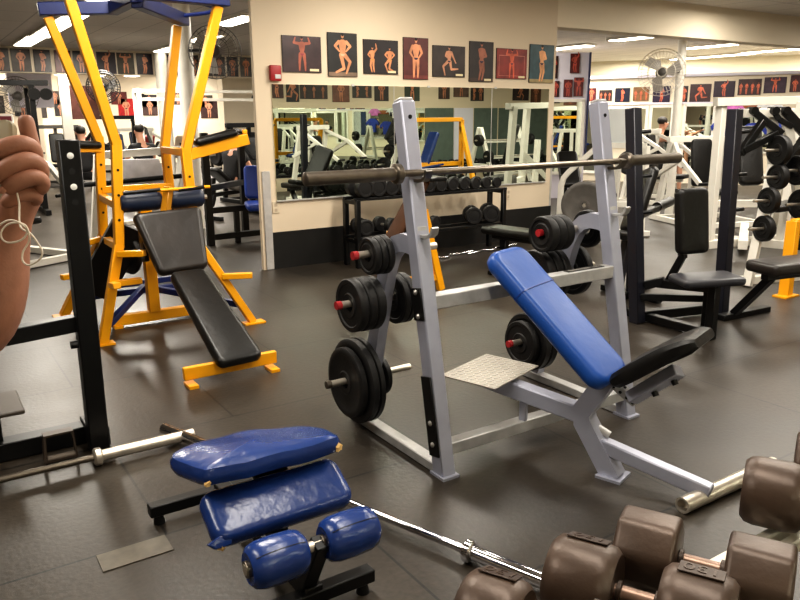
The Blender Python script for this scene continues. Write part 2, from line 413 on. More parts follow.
def barbell(label, c0, d, L, m_shaft, m_sleeve, rs=.0255, sl=.43, z_note=None):
    """olympic barbell starting at c0 along d"""
    d = V(d).normalized(); c0 = V(c0); t = thing('barbell', label, 'barbell', c0 + d * L / 2)
    mb = MB(); mb.cyl(c0 + d * (sl - .02), c0 + d * (L - sl + .02), .0145, n=16); mb.build('shaft', m_shaft, t)
    for a, s in ((c0, 1), (c0 + d * L, -1)):
        mb = MB(); mb.lathe([(rs * .8, 0), (rs, .004), (rs, sl - .03)], a, d * s, 24)
        q = mb.build('sleeve', m_sleeve, t)
        mb = MB(); mb.lathe([(rs * 1.25, 0), (rs * 1.55, .006), (rs * 1.55, .028), (rs * 1.2, .036)], a + d * s * (sl - .034), d * s, 24); mb.build('collar', m_sleeve, t)
    return t
# ---------------------------------------------------------------- incline bench press rack
XL, XR, XC = 1.74, 2.90, 2.33
def upy(z): return 2.315 + .197 * z
t = thing('incline_bench_press', 'silver incline bench press station with blue back pad and tread plate', 'weight bench', (XC, 2.4, 0))
TOPZ = 1.555
for X, sx in ((XL, -1), (XR, 1)):
    mb = MB(); mb.bar((X, upy(.0), .0), (X, upy(TOPZ), TOPZ), .072, .072, (1, 0, 0), .006)
    u = mb.build('upright', M_SILVER, t)
    mb = MB(); mb.bar((X, upy(TOPZ) - .001, TOPZ - .002), (X, upy(TOPZ + .012), TOPZ + .012), .06, .06, (1, 0, 0)); mb.build('end_cap', M_SILVERLIT, u)
    mb = MB()
    mb.cyl((X, upy(TOPZ - .06) - .04, TOPZ - .06), (X, upy(TOPZ - .06) + .04, TOPZ - .06), .009, n=10)
    mb.build('bolt_hole', M_BLACKP, u)
    mb = MB(); mb.box((X, upy(0) - .0, .006), (.085, .10, .012)); mb.build('foot_plate', M_SILVER, u)
    # j-hooks on the front: the upper pair carries the bar
    for z in (1.24, 1.015):
        y = upy(z) - .036
        mb = MB(); mb.bar((X + .0, y - .006, z - .10), (X + .0, y + .012, z + .04), .05, .012, (0, -1, 0))
        pts = [(X, y, z - .0), (X, y - .03, z + .0), (X, y - .055, z + .004), (X, y - .075, z + .018), (X, y - .085, z + .045)]
        mb.rsweep(pts, .034, .012, (1, 0, 0)); mb.build('bar_hook', M_DKSTEEL if z > 1.2 else M_SILVERLIT, u)
    if sx < 0:
        for z0, z1 in ((.665, .80), (.09, .43)):
            a, b = (X - .040, upy(z0), z0), (X - .040, upy(z1), z1)
            mb = MB(); mb.bar(a, b, .07, .008, (-1, 0, 0)); g = mb.build('guard_plate', M_BLACKP, t)
            for f in (.13, .87) if z1 > .5 else (.15, .42):
                zz = z0 + (z1 - z0) * f; mb = MB(); mb.lathe([(.012, 0), (.012, .004), (.006, .009)], (X - .044, upy(zz), zz), (-1, 0, 0), 12); mb.build('bolt', M_STUD, g)
    # plate-storage post: arch from the floor rail over to the upright
    mb = MB(); pts = [(2.985, .04), (2.945, .16), (2.905, .30), (2.86, .46), (2.815, .62), (2.775, .76), (2.745, .85), (2.71, .915), (2.665, .955), (2.61, .972), (2.55, .970), (2.50, .958)]
    mb.rsweep([(X, a, b) for a, b in pts], .05, .078, (1, 0, 0)); mb.build('storage_post', M_SILVER, t)
    mb = MB(); mb.bar((X, 2.30, .022), (X, 3.08, .022), .06, .044); mb.build('floor_rail', M_SILVERLIT, t)
PEGS = [(2.70, .92), (2.795, .685), (2.915, .275)]
for X in (XL, XR):
    for i, (y, z) in enumerate(PEGS):
        dl = (.20, .235, .235)[i] if X == XL else (.285, .27, .27)[i]
        mb = MB(); mb.cyl((X - dl, y, z), (X + .225, y, z), .0165, n=16); p = mb.build('plate_peg', M_STEEL, t)
        mb = MB(); mb.cyl((X - dl - .012, y, z), (X - dl + .012, y, z), .019, n=16)
        if not (X == XL and i == 2): mb.build('peg_cap', M_RED, p)
        else: mb.build('peg_cap', M_DKSTEEL, p)
mb = MB(); mb.bar((XL + .03, upy(.735) - .0, .735), (XR - .03, upy(.735), .735), .062, .062); cb = mb.build('crossbar', M_SILVERLIT, t)
mb = MB(); mb.box((2.69, upy(.735), .7672), (.25, .036, .003), None, .001); dp = mb.build('maker_plate', mat('dark_label', (44, 42, 40), .8, spec=.1), t)
mb = MB()
for k in range(11): mb.box((2.59 + k * .013, upy(.735), .7691), (.008, .02, .0012))
for k in range(5): mb.box((2.755 + k * .011, upy(.735), .7691), (.007, .016, .0012))
mb.build('lettering', mat('label_grey', (120, 117, 112), .8, spec=.1), dp)
mb = MB(); mb.bar((XL + .03, upy(.115), .115), (XR - .03, upy(.115), .115), .062, .055); mb.build('crossbar', M_SILVERLIT, t)
# the bench itself stands slightly skewed between the uprights: s runs from foot to head, q sideways
BA, BB, BO = V((-math.sin(rad(18)), math.cos(rad(18)), 0)), V((math.cos(rad(18)), math.sin(rad(18)), 0)), V((2.33, 1.9, 0))
def B_(s, z, q=0.): return BO + BA * s + BB * q + V((0, 0, z))
mb = MB(); mb.bar(B_(.70, .305), B_(.14, .245), .07, .075, bev=.006); mb.build('spine', M_SILVER, t)
mb = MB(); mb.bar(B_(.445, .14), B_(.445, .25), .025, .035, BA); mb.build('spine_bracket', M_SILVER, t)
mb = MB(); mb.rsweep([B_(.055, .43), B_(.15, .27), B_(.145, .22), B_(.0, .0)], .075, .08, BB); kp = mb.build('seat_post', M_SILVER, t)
mb = MB(); mb.box(B_(.005, .006), (.12, .11, .012), Matrix((BB, BA, V((0, 0, 1)))).transposed()); mb.build('foot_plate', M_SILVER, kp)
mb = MB(); mb.cyl(B_(.095, .19, .02), B_(.045, .165, .03), .02, n=14); mb.build('bolt', M_SILVERLIT, kp)
mb = MB(); mb.bar(B_(.08, .135), B_(-.395, .058), .055, .06, bev=.006); mb.build('front_spine', M_SILVER, t)
mb = MB(); mb.lathe([(.024, 0), (.032, 0), (.032, .62), (.024, .62), (.024, 0)], (XC - .02, 1.55, .034), (1, 0, 0), 24, caps=False)
mb.cyl((XC + .02, 1.55, .034), (XC + .58, 1.55, .034), .0235, n=16); mb.build('foot_tube', M_STEEL, t)
# tread plate with raised studs
TM = Matrix((BB, BA, V((0, 0, 1)))).transposed()
mb = MB(); mb.box(B_(.62, .345, -.01), (.39, .29, .006), TM); tp = mb.build('tread_plate', M_TREAD, t, smooth=False)
mb = MB()
for i in range(15):
    for k in range(11):
        mb.box(B_(.62 + (k - 5) * .0258, .3485, -.01 + (i - 7) * .0258), (.018, .0065, .0022), TM @ Matrix.Rotation(rad(45 if (i + k) % 2 else -45), 3, 'Z'))
mb.build('tread_pattern', M_STUD, tp, smooth=False)
# backrest (rounded cushion) and backing
A, B = B_(.585, .908), B_(.03, .422)
nrm = BB.cross(A - B).normalized()
mb = MB(); pad_between(mb, B, A, .288, .075, BB, .03, .07); bk = mb.build('backrest', M_BLUE, t)
A2 = A + (B - A) * .31; hw = .145
mb = MB()
mb.rsweep([A2 - BB * hw - nrm * .02, A2 - BB * hw + nrm * .012, A2 - BB * (hw - .012) + nrm * .035, A2 - BB * (hw - .05) + nrm * .0425, A2 + nrm * .0445, A2 + BB * (hw - .05) + nrm * .0425, A2 + BB * (hw - .012) + nrm * .035, A2 + BB * hw + nrm * .012, A2 + BB * hw - nrm * .02], .004, .003, (B - A))
mb.build('seam', mat('blue_seam', (20, 50, 124), .4), bk)
mb = MB(); mb.bar(A - nrm * .058 + (B - A) * .12, B - nrm * .058, .06, .04, nrm); mb.build('backrest_frame', M_SILVER, t)
# seat with arm
S0, S1 = B_(-.005, .455), B_(-.315, .70)
mb = MB(); pts = []; rings = []
sn = BB.cross(S0 - S1).normalized()
for f in (0, .06, .2, .35, .5, .65, .8, .92, 1): pts.append(S0 + (S1 - S0) * f - V((0, 0, .075 * max(0, f - .6) ** 1.3)))
for i, p in enumerate(pts):
    tt = (.55, .9, 1, 1, 1, 1, .95, .85, .5)[i] * .034; ww = (.88, .97, 1, 1, 1, 1, 1, .95, .82)[i] * .13
    d = (pts[min(i + 1, 8)] - pts[max(i - 1, 0)]).normalized(); u = BB.cross(d).normalized()
    rings.append([p + BB * (ww * a) + u * (tt * b) for a, b in ((-1, -.5), (-.9, -1), (.9, -1), (1, -.5), (1, .5), (.9, 1), (-.9, 1), (-1, .5))])
mb._tube(rings, False); se = mb.build('seat', M_BLACKV, t)
mb = MB(); mb.bar(B_(-.055, .375, -.02), B_(-.235, .535, -.02), .06, .05, nrm); sa = mb.build('seat_arm', M_SILVER, t)
for f in (.45, .85):
    p = B_(-.055 - .18 * f, .375 + .16 * f, -.02); mb = MB(); mb.cyl(p, p + V((.0, -.025, -.035)), .013, n=12); mb.build('bolt', M_BLACKP, sa)
mb = MB(); mb.bar(B_(.04, .425), B_(-.075, .355), .05, .035); br = mb.build('adjuster_bracket', M_SILVERLIT, t)
mb = MB()
for f in (.2, .45, .7, .92):
    p = B_(.04 - .115 * f, .425 - .07 * f); mb.cyl(p - BB * .026, p - BB * .028, .007, n=10); mb.cyl(p + V((0, -.01, .016)), p + V((0, -.011, .0185)), .007, n=10)
mb.build('pin_hole', M_BLACKP, br)

barbell('dark steel barbell resting across the silver incline press hooks', (1.225, 2.515, 1.272), (1, 0, 0), 2.2, M_DKSTEEL, M_DKSTEEL, .0265)
# plates stored on the rack
def stack(xs, i, X, spec, side):
    y, z = PEGS[i]; x = xs
    for R, T, lab in spec:
        plate(x + T / 2, y, z - .009 , R, T, lab, 'plates stored on the incline press'); x += T + .002
P = 'weight plate on the '
stack(1.600, 0, XL, [(.082, .030, 'small black ' + P + 'left upper peg, outermost of three'), (.084, .03, 'small black ' + P + 'left upper peg, middle of three'), (.086, .03, 'small black ' + P + 'left upper peg, innermost of three')], -1)
stack(1.555, 1, XL, [(.122, .042, 'black ' + P + 'left middle peg, outer face showing'), (.124, .042, 'black ' + P + 'left middle peg, second from the outside'), (.124, .042, 'black ' + P + 'left middle peg, against the silver post')], -1)
stack(1.785, 1, XL, [(.118, .035, 'black ' + P + 'left middle peg, inside the silver post'), (.118, .035, 'black ' + P + 'left middle peg, nearest to the tread plate')], 1)
stack(1.590, 2, XL, [(.17, .035, 'large thin black ' + P + 'left lowest peg, outermost'), (.205, .042, 'largest black ' + P + 'left lowest peg, behind the outermost'), (.205, .030, 'largest black ' + P + 'left lowest peg, against the post')], -1)
stack(1.777, 2, XL, [(.095, .028, 'small black plate on the inner end of the left lowest peg')], 1)
stack(2.622, 0, XR, [(.092, .05, 'thick black ' + P + 'right upper peg, outermost with red cap'), (.092, .05, 'thick black ' + P + 'right upper peg, second from the red cap'), (.092, .05, 'thick black ' + P + 'right upper peg, third from the red cap')], -1)
stack(2.945, 0, XR, [(.10, .035, 'small black plate inside the right upper storage arch')], 1)
stack(2.67, 1, XR, [(.135, .05, 'wide black ' + P + 'right middle peg, behind the blue pad edge'), (.14, .05, 'wide black ' + P + 'right middle peg, middle one'), (.145, .045, 'wide black ' + P + 'right middle peg, nearest the right upright')], -1)
stack(2.945, 1, XR, [(.14, .04, 'wide black ' + P + 'right middle peg, beyond the right upright')], 1)
stack(2.70, 2, XR, [(.125, .04, 'black ' + P + 'right lowest peg, face showing left of the blue pad'), (.165, .05, 'large black ' + P + 'right lowest peg, half behind the blue pad'), (.165, .05, 'large black ' + P + 'right lowest peg, against its post')], -1)

# ---------------------------------------------------------------- barbells on the floor
barbell('steel barbell lying on the floor at the foot of the black rack post', (.955, 3.25, .042), (-1, 0, 0), 2.2, M_DKSTEEL, M_STEEL, .026, .45)
barbell('bright chrome barbell on the floor running under the torn blue bench', (.853, 3.395, .042), (.332, -.943, 0), 2.15, M_CHROME, M_CHROME, .026, .43)

# ---------------------------------------------------------------- torn blue bench
t = thing('hyperextension_bench', 'torn dark blue padded bench with two foot rollers and black frame', 'exercise bench', (.85, 2.1, 0))
o0 = (.0, .0)
poly0 = [(.572, 2.15), (.60, 2.20), (.72, 2.245), (.86, 2.255), (1.0, 2.21), (1.085, 2.13), (1.098, 2.06), (1.08, 2.005), (.88, 1.985), (.65, 1.975), (.615, 1.995), (.59, 2.07)]
poly = []
for i in range(12):
    q0, q1, q2, q3 = [V((*poly0[(i + k) % 12], 0)) for k in (-1, 0, 1, 2)]
    for k in range(4):
        u = k / 4; q = .5 * ((2 * q1) + (q2 - q0) * u + (2 * q0 - 5 * q1 + 4 * q2 - q3) * u * u + (3 * q1 - q0 - 3 * q2 + q3) * u ** 3); poly.append((q.x, q.y))
rings = []; pc_ = V((.85, 2.10, 0))
for ins, z in ((.85, -.036), (.30, -.036), (.10, -.034), (.035, -.026), (.0, -.006), (.0, .012), (.03, .032), (.10, .040), (.3, .046), (.85, .048)):
    rings.append([V((pc_.x - .02 + (x - pc_.x) * (1 - ins), pc_.y + (y - pc_.y) * (1 - ins * (1.6 if ins < .2 else 1)), .437 + z * .92 + (y - 2.1) * -.07 - (x - .85) * .045 + (.003 * math.sin(x * 31) if ins < .2 else 0))) for x, y in poly])
mb = MB(); mb._tube(rings, False); hp = mb.build('hip_pad', M_NAVY, t)
def foam(parent, pts):
    for k, (c, r) in enumerate(pts):
        bm = MB(); bmesh.ops.create_icosphere(bm.bm, subdivisions=2, radius=r, matrix=Matrix.Translation(c))
        for v in bm.bm.verts: v.co += V((random.uniform(-1, 1), random.uniform(-1, 1), random.uniform(-1, 1))) * r * .3
        q = bm.build('exposed_foam', M_FOAM, parent); q['label'] = 'torn corner with yellow foam showing'
foam(hp, [(V((.612, 1.983, .444)), .011), (V((1.066, 2.008, .43)), .014)])
A, B = V((.838, 2.06, .345)), V((.838, 1.92, .262))
mb = MB(); pad_between(mb, A + (A - B) * .12, B, .478, .075, (1, 0, 0), .03, .045); fp = mb.build('thigh_pad', M_NAVY, t)
foam(fp, [(V((.618, 1.92, .262)), .012)])
mb = MB(); mb.prism([(0, 0), (.05, .0), (.06, .03), (.02, .035), (-.02, .02)], (.596, 1.915, .262), (1, 0, 0), (0, .5, 1), .02, .004); mb.build('torn_flap', M_NAVY, fp)
mb = MB(); mb.bar((.86, 2.15, .37), (.86, 2.0, .32), .12, .02); mb.build('pad_bracket', M_BLACKP, t)
mb = MB(); mb.bar((.63, 1.72, .29), (.62 + .01, 1.72, .29), .01); mb.bm.free()
AX = (1.735, .287)
mb = MB(); mb.cyl((.618, *AX), (1.045, *AX), .0165, n=16); ax = mb.build('roller_axle', M_STEEL, t)
for x0, x1 in ((.628, .80), (.862, 1.035)):
    mb = MB(); L = x1 - x0
    mb.lathe([(.022, .004), (.046, 0), (.060, .012), (.067, .035), (.069, L * .5), (.067, L - .035), (.060, L - .012), (.046, L), (.022, L - .004)], (x0, *AX), (1, 0, 0), 28)
    ro = mb.build('foot_roller', M_NAVY, t)
    for xx in (x0 - .008, x1 - .004):
        mb = MB(); mb.lathe([(.017, 0), (.024, 0), (.024, .012), (.017, .012)], (xx, *AX), (1, 0, 0), 18); mb.build('roller_cap', M_DKSTEEL, ro)
    mb = MB(); mb.rsweep([(x0 + .012, AX[0] - .038, AX[1] + .048), (x0 + .04, AX[0] - .041, AX[1] + .0540), ((x0 + x1) / 2, AX[0] - .041, AX[1] + .0555), (x1 - .04, AX[0] - .041, AX[1] + .0540), (x1 - .012, AX[0] - .038, AX[1] + .048)], .002, .002, (0, 1, 1))
    mb.build('seam', M_BLACKP, ro)
mb = MB(); mb.bar((.86, 2.62, .075), (.86, 1.80, .075), .06, .05); mb.build('base_beam', M_BLACKP, t)
mb = MB(); mb.bar((.86, 2.08, .09), (.86, 2.06, .33), .06, .06); mb.build('post', M_BLACKP, t)
mb = MB(); mb.bar((.85, 1.86, .06), (.85, 1.725, .30), .05, .05); mb.build('roller_post', M_BLACKP, t)
for x0, x1, y in ((.575, 1.13, 2.615), (.63, 1.075, 1.82)):
    mb = MB(); mb.bar((x0, y, .06), (x1, y, .06), .05, .045); f = mb.build('foot_bar', M_BLACKP, t)
    for x in (x0 + .035, x1 - .035):
        mb = MB(); mb.cyl((x, y, 0), (x, y, .04), .022, .016, n=14); mb.build('rubber_foot', M_BLACKP, f)

# ---------------------------------------------------------------- big bronze dumbbells on the rack in front
DBDIR = V((.46, -.888, 0))
def big_dumbbell(x, y, z, label, octo=True, R=.095, th=.14, gap=.10, rot=0., txt=None, dirv=DBDIR):
    t = thing('dumbbell', label, 'dumbbell', (x, y, z), 0, 'large bronze dumbbells on the cream rack')
    d = dirv.normalized(); a = V((x, y, z)) - d * th / 2; n = 8 if octo else 36
    for k in (0, 1):
        p = V((x, y, z)) + d * k * (gap + th)
        mb = MB()
        if octo:
            side = d.cross(V((0, 0, 1))).normalized()
            pol = [(R * 1.04 * math.cos(rad(22.5 + 45 * q + rot)), R * 1.04 * math.sin(rad(22.5 + 45 * q + rot))) for q in range(8)]
            mb.prism(pol, p, side, (0, 0, 1), th, .014, 3)
        else:
            mb.lathe([(R * .35, -th / 2 + .004), (R * .82, -th / 2), (R * .95, -th / 2 + .012), (R, -th / 2 + .035), (R, th / 2 - .035), (R * .95, th / 2 - .012), (R * .82, th / 2), (R * .35, th / 2 - .004)], p, d, 40)
        h = mb.build('head', M_BROWNDB, t)
        if txt and (txt == 2 or k == 1 or txt == 1):
            up = V((0, 0, 1)); sd = d.cross(up).normalized(); nn = (up * .93 - d * 0 + sd * -.36 * (1 if k == 0 else .5)).normalized()
            if octo: nn = up
            rr = d
            mb = MB(); fr = p + nn * (R * (.985 if octo else 1.001)); mb.box(fr, (th * .62, .055, .003), Matrix((d, nn.cross(d), nn)).transposed(), .001); pl = mb.build('number_panel', M_BROWNTX, h)
            text_obj('130', 'number', M_BROWNDB, fr + nn * .0022, -d, nn.cross(d) * 1.0, .05, h, .0008)
    mb = MB(); mb.cyl(V((x, y, z)) + d * (th / 2 - .01), V((x, y, z)) + d * (th / 2 + gap + .01), .0185, n=18); hd = mb.build('handle', M_PINKST, t)
    for k in (th / 2, th / 2 + gap - .012):
        mb = MB(); mb.lathe([(.0185, 0), (.026, .002), (.026, .010), (.0185, .012)], V((x, y, z)) + d * k, d, 18); mb.build('handle_collar', M_BROWNTX, hd)
    return t
DZ = .5
big_dumbbell(.868, .985, DZ, 'bronze dumbbell at the bottom edge, only its top showing', False, .095, .13, .1, txt=2)
big_dumbbell(1.114, .972, DZ, 'bronze round-headed dumbbell in front of the chrome barbell sleeve end', False, .096, .145, .09, txt=2)
big_dumbbell(1.322, .965, DZ + .004, 'bronze dumbbell with eight-sided heads between two others', True, .095, .135, .10)
big_dumbbell(1.825, .955, DZ + .004, 'bronze round dumbbell on the rack below the bench foot tube', False, .093, .15)
big_dumbbell(2.085, .965, DZ + .004, 'bronze dumbbell at the right picture edge, mostly cut off', True, .093, .14)
t = thing('dumbbell_rack', 'cream painted low dumbbell rack with rust spots under bronze dumbbells', 'dumbbell rack', (1.7, .9, 0))
for dy, z in ((.0, .385), (-.24, .385)):
    for off in (0, -.052):
        mb = MB(); mb.bar((.55, .94 + dy + off, z), (3.0, .94 + dy + off, z), .03, .04); mb.build('rail', M_CREAM, t)
for x in (.62, 2.9):
    for dy in (-.026, -.266):
        mb = MB(); mb.bar((x, .94 + dy, .365), (x, .94 + dy, 0), .05); mb.build('leg', M_CREAM, t)
    mb = MB(); mb.bar((x, 1.0, .355), (x, .62, .355), .04, .02); mb.build('crossbar', M_CREAM, t)
# ---------------------------------------------------------------- yellow and blue leg raise tower
t = thing('pulldown_tower', 'tall yellow tower with blue top beams and black bench pads', 'exercise machine', (1.43, 5.3, 0))
def ypost(name, pts, w=.062):
    mb = MB()
    for a, b in zip(pts, pts[1:]): mb.bar(a, b, w, w, (1, 0, 0), .005)
    for p in pts[1:-1]: mb.box(p, (w * .98, w * .98, w * .98), None, .006)
    return mb.build(name, M_YELLOW, t)
FL = [(.935, 5.12, .0), (1.10, 5.1, .68), (1.145, 5.1, 1.33), (.955, 5.1, 2.2)]
FR = [(1.62, 5.1, .60), (1.595, 5.1, 1.27), (1.89, 5.1, 2.22)]
RL = [(.845, 6.08, .0), (1.15, 5.82, .64), (1.185, 5.8, 1.34), (.935, 5.8, 2.17)]
RR = [(1.98, 6.05, 0), (1.68, 5.82, .64), (1.66, 5.8, 1.29), (1.82, 5.8, 2.16)]
for pts in (FL, FR, RL, RR):
    u = ypost('upright', pts)
    mb = MB()
    for f in (.25, .5, .75):
        a, b = V(pts[-3]), V(pts[-2]); p = a.lerp(b, f); mb.cyl(p + V((0, -.034, 0)), p + V((0, .034, 0)), .009, n=10)
    mb.build('bolt_hole', M_BLACKP, u)
    if pts[0][2] == 0:
        mb = MB(); mb.box((pts[0][0], pts[0][1], .006), (.15, .09, .012)); mb.build('foot_plate', M_YELLOW, u)
fr = ypost('leg_brace', [(1.62, 5.1, .66), (1.99, 5.05, .01)], .055)
mb = MB(); mb.box((1.995, 5.045, .006), (.16, .09, .012)); mb.build('foot_plate', M_YELLOW, fr)
for a, b in (((1.125, 5.1, .93), (1.165, 5.8, .93)), ((1.6, 5.1, .93), (1.66, 5.8, .93)), ((1.10, 5.1, .66), (1.15, 5.82, .62)), ((1.62, 5.1, .66), (1.68, 5.82, .62))):
    mb = MB(); mb.bar(a, b, .05); mb.build('side_rail', M_YELLOW, t)
mb = MB(); mb.bar((1.12, 5.12, 1.0), (1.62, 5.12, 1.0), .05); mb.build('cross_rail', M_YELLOW, t)
mb = MB(); mb.bar((1.165, 5.8, .98), (1.68, 5.8, .98), .05); mb.build('cross_rail', M_YELLOW, t)
# storage horns
for a, b in (((1.02, 5.05, .42), (1.02, 4.9, .44)), ((1.02, 5.08, .42), (1.22, 5.08, .42)), ((1.08, 5.06, .62), (1.22, 4.93, .63)), ((1.78, 5.06, .38), (1.98, 4.98, .38)), ((1.14, 5.8, .62), (.98, 5.75, .6)), ((.98, 5.95, .34), (.84, 5.9, .34))):
    mb = MB(); mb.bar(a, b, .05, .04); mb.build('plate_horn', M_YELLOW, t)
# blue top beams
def bbar(pts, w=.085, h=.085):
    mb = MB()
    for a, b in zip(pts, pts[1:]): mb.bar(a, b, w, h, bev=.006)
    return mb.build('top_beam', M_BLUEP, t)
bbar([(1.36, 5.02, 2.26), (1.96, 5.1, 2.265)]); bbar([(.955, 5.1, 2.255), (1.36, 5.1, 2.29)])
bbar([(1.36, 5.1, 2.25), (1.36, 5.8, 2.25)]); bbar([(.88, 5.8, 2.215), (1.36, 5.75, 2.25)], .1); bbar([(1.36, 5.12, 2.22), (1.88, 5.8, 2.205)], .08)
mb = MB(); mb.sweep([(1.80, 5.74, 2.22), (1.98, 5.6, 2.24), (2.03, 5.52, 2.25), (1.98, 5.42, 2.26), (1.86, 5.35, 2.27)], .014, 8); mb.build('pull_handle', M_BLUEP, t)
# blue floor braces
for a, b in (((.97, 5.97, .15), (1.36, 5.75, .2)), ((1.36, 5.75, .2), (1.9, 6.0, .14)), ((1.0, 5.18, .12), (1.36, 5.6, .26)), ((1.36, 5.6, .26), (1.93, 5.1, .14)), ((.99, 5.95, .22), (1.84, 5.95, .22))):
    mb = MB(); mb.bar(a, b, .045); mb.build('floor_brace', M_BLUEP, t)
# bench
mb = MB(); mb.bar((1.39, 5.5, .085), (1.39, 5.5, .90), .08, .08, (1, 0, 0)); po = mb.build('centre_post', M_YELLOW, t)
mb = MB(); mb.bar((1.08, 5.5, .055), (1.80, 5.5, .055), .06, .075)
for x in (1.12, 1.76): mb.box((x, 5.5, .009), (.06, .09, .018))
mb.build('floor_beam', M_YELLOW, t)
mb = MB(); mb.bar((1.39, 5.46, .55), (1.43, 4.9, .52), .06); mb.bar((1.43, 4.95, .52), (1.43, 4.06, .09), .055); mb.build('bench_frame', M_YELLOW, t)
mb = MB(); mb.bar((1.145, 4.01, .075), (1.715, 4.01, .075), .035, .075)
for x in (1.18, 1.68): mb.box((x, 3.99, .009), (.055, .11, .018))
mb.build('bench_foot', M_YELLOW, t)
mb = MB(); A, B = V((1.43, 4.75, .505)), V((1.465, 3.93, .108)); pad_between(mb, B, A, .285, .07, (1, 0, 0), .03, .05, w2=.235); mb.build('seat_pad', M_BLACKV, t)
mb = MB(); A, B = V((1.41, 5.02, .885)), V((1.43, 4.80, .50)); pad_between(mb, B, A, .33, .08, (1, 0, 0), .03, .04, w2=.47, crown=-.004); mb.build('back_pad', M_BROWNV, t)
mb = MB(); mb.bar((1.24, 5.06, .84), (1.24, 5.0, .56), .03, .09); mb.build('pad_side', M_BLACKV, t)
mb = MB(); mb.cyl((1.10, 5.1, .945), (1.72, 5.1, .955), .016, n=14); ax = mb.build('roller_axle', M_STEEL, t)
for x0, x1 in ((1.13, 1.40), (1.455, 1.69)):
    mb = MB(); L = x1 - x0; mb.lathe([(.016, 0), (.05, 0), (.062, .014), (.066, .04), (.066, L - .04), (.062, L - .014), (.05, L), (.016, L)], (x0, 5.1, .95), (1, 0, .016), 24); mb.build('pad_roller', M_NAVYROLL, t)
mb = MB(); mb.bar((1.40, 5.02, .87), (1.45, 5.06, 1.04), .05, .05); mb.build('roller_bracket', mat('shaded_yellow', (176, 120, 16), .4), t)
for x0, x1 in ((1.14, 1.38), (1.50, 1.68)):
    mb = MB(); mb.cyl((x0, 5.02, 1.02), (x1, 5.02, 1.03), .013, n=12); mb.build('grip_bar', M_BLACKP, t)
mb = MB(); mb.cyl((1.36, 5.02, 1.025), (1.72, 5.02, 1.031), .011, n=12); mb.build('handle_bar', M_YELLOW, t)
mb = MB(); mb.bar((1.02, 5.75, .22), (1.30, 5.62, .72), .26, .06, (0, -1, 1)); mb.build('foot_platform', M_BLACKP, t)
mb = MB(); mb.lathe([(.03, -.02), (.15, -.02), (.16, 0), (.15, .02), (.03, .02)], (1.30, 5.72, .50), (1, .3, 0), 28); mb.build('counterweight', M_IRON, t)
# side dip arms with pads
mb = MB(); mb.bar((1.60, 5.1, 1.245), (2.05, 5.1, 1.345), .05, .075); mb.bar((1.62, 5.14, 1.26), (1.64, 5.78, 1.26), .05); am = mb.build('dip_arm', M_YELLOW, t)
mb = MB(); pad_between(mb, (1.66, 5.1, 1.325), (1.97, 5.1, 1.395), .10, .05, (0, 1, 0), .022, .03); mb.build('arm_pad', M_BLACKV, t)
mb = MB(); mb.bar((2.03, 5.1, 1.38), (2.03, 5.1, 1.41), .03); mb.build('arm_stop', M_YELLOW, am)
mb = MB(); pad_between(mb, (.98, 5.75, 1.315), (1.19, 5.78, 1.305), .09, .05, (0, 1, 0), .022, .03); mb.build('arm_pad', M_BLACKV, t)
mb = MB(); mb.bar((.98, 5.75, 1.275), (1.19, 5.79, 1.27), .05, .03); mb.build('dip_arm', M_YELLOW, t)

# ---------------------------------------------------------------- black rack at left
t = thing('dip_station', 'black square post rack with white bolt holes at the left edge', 'exercise machine', (.3, 3.45, 0))
mb = MB(); mb.bar((.56, 3.43, 0), (.575, 3.44, 1.41), .085, .085, (1, 0, 0), .005); u = mb.build('post', M_BLACKP, t)
for z in (1.345, 1.215):
    mb = MB(); mb.lathe([(.0135, 0), (.0135, .004), (.010, .006)], (.573, 3.3975, z), (0, -1, 0), 16); mb.build('bolt_hole', mat('white_hole', (232, 230, 224), .5), u)
mb = MB()
for z in (1.28, 1.15): mb.lathe([(.013, 0), (.013, .003)], (.573, 3.3975, z), (0, -1, 0), 16)
mb.build('empty_hole', mat('hole_black', (6, 6, 6), .6), u)
mb = MB(); mb.cyl((.52, 3.42, .52), (.49, 3.42, .52), .018, n=12); mb.build('bolt', M_BLACKP, u)
mb = MB(); mb.bar((.53, 3.47, .605), (-.6, 3.47, .545), .07, .07); mb.build('crossbar', M_BLACKP, t)
mb = MB(); mb.bar((.60, 3.56, .045), (-.7, 3.56, .045), .09, .085); mb.build('base_beam', M_BLACKP, t)
mb = MB(); mb.bar((.565, 3.62, .06), (.565, 3.40, .06), .09, .09); mb.build('base_foot', M_BLACKP, t)
mb = MB(); mb.bar((-.62, 3.47, 0), (-.62, 3.47, 1.41), .085, .085, (1, 0, 0)); mb.build('post', M_BLACKP, t)
mb = MB(); mb.box((.13, 3.62, .235), (.30, .30, .02), None, .005); mb.build('foot_step', mat('worn_brown_black', (62, 54, 46), .5), t)
mb = MB(); mb.bar((.14, 3.6, .0), (.14, 3.6, .225), .09, .09); mb.build('step_post', M_BLACKP, t)
t = thing('stirrup_handle', 'small brown steel cable handle standing beside the black rack base', 'cable handle', (.40, 3.40, 0))
mb = MB(); pts = [(.325, 3.39, .018), (.335, 3.41, .13), (.45, 3.41, .13), (.455, 3.39, .018)]
mb.rsweep(pts + [pts[0]], .05, .012, (0, 1, 0)); mb.build('frame', mat('brown_steel', (62, 52, 44), .45, .4), t)
mb = MB(); mb.cyl((.335, 3.385, .022), (.452, 3.385, .022), .015, n=14); mb.build('grip', mat('brown_rubber', (84, 74, 64), .6), t)

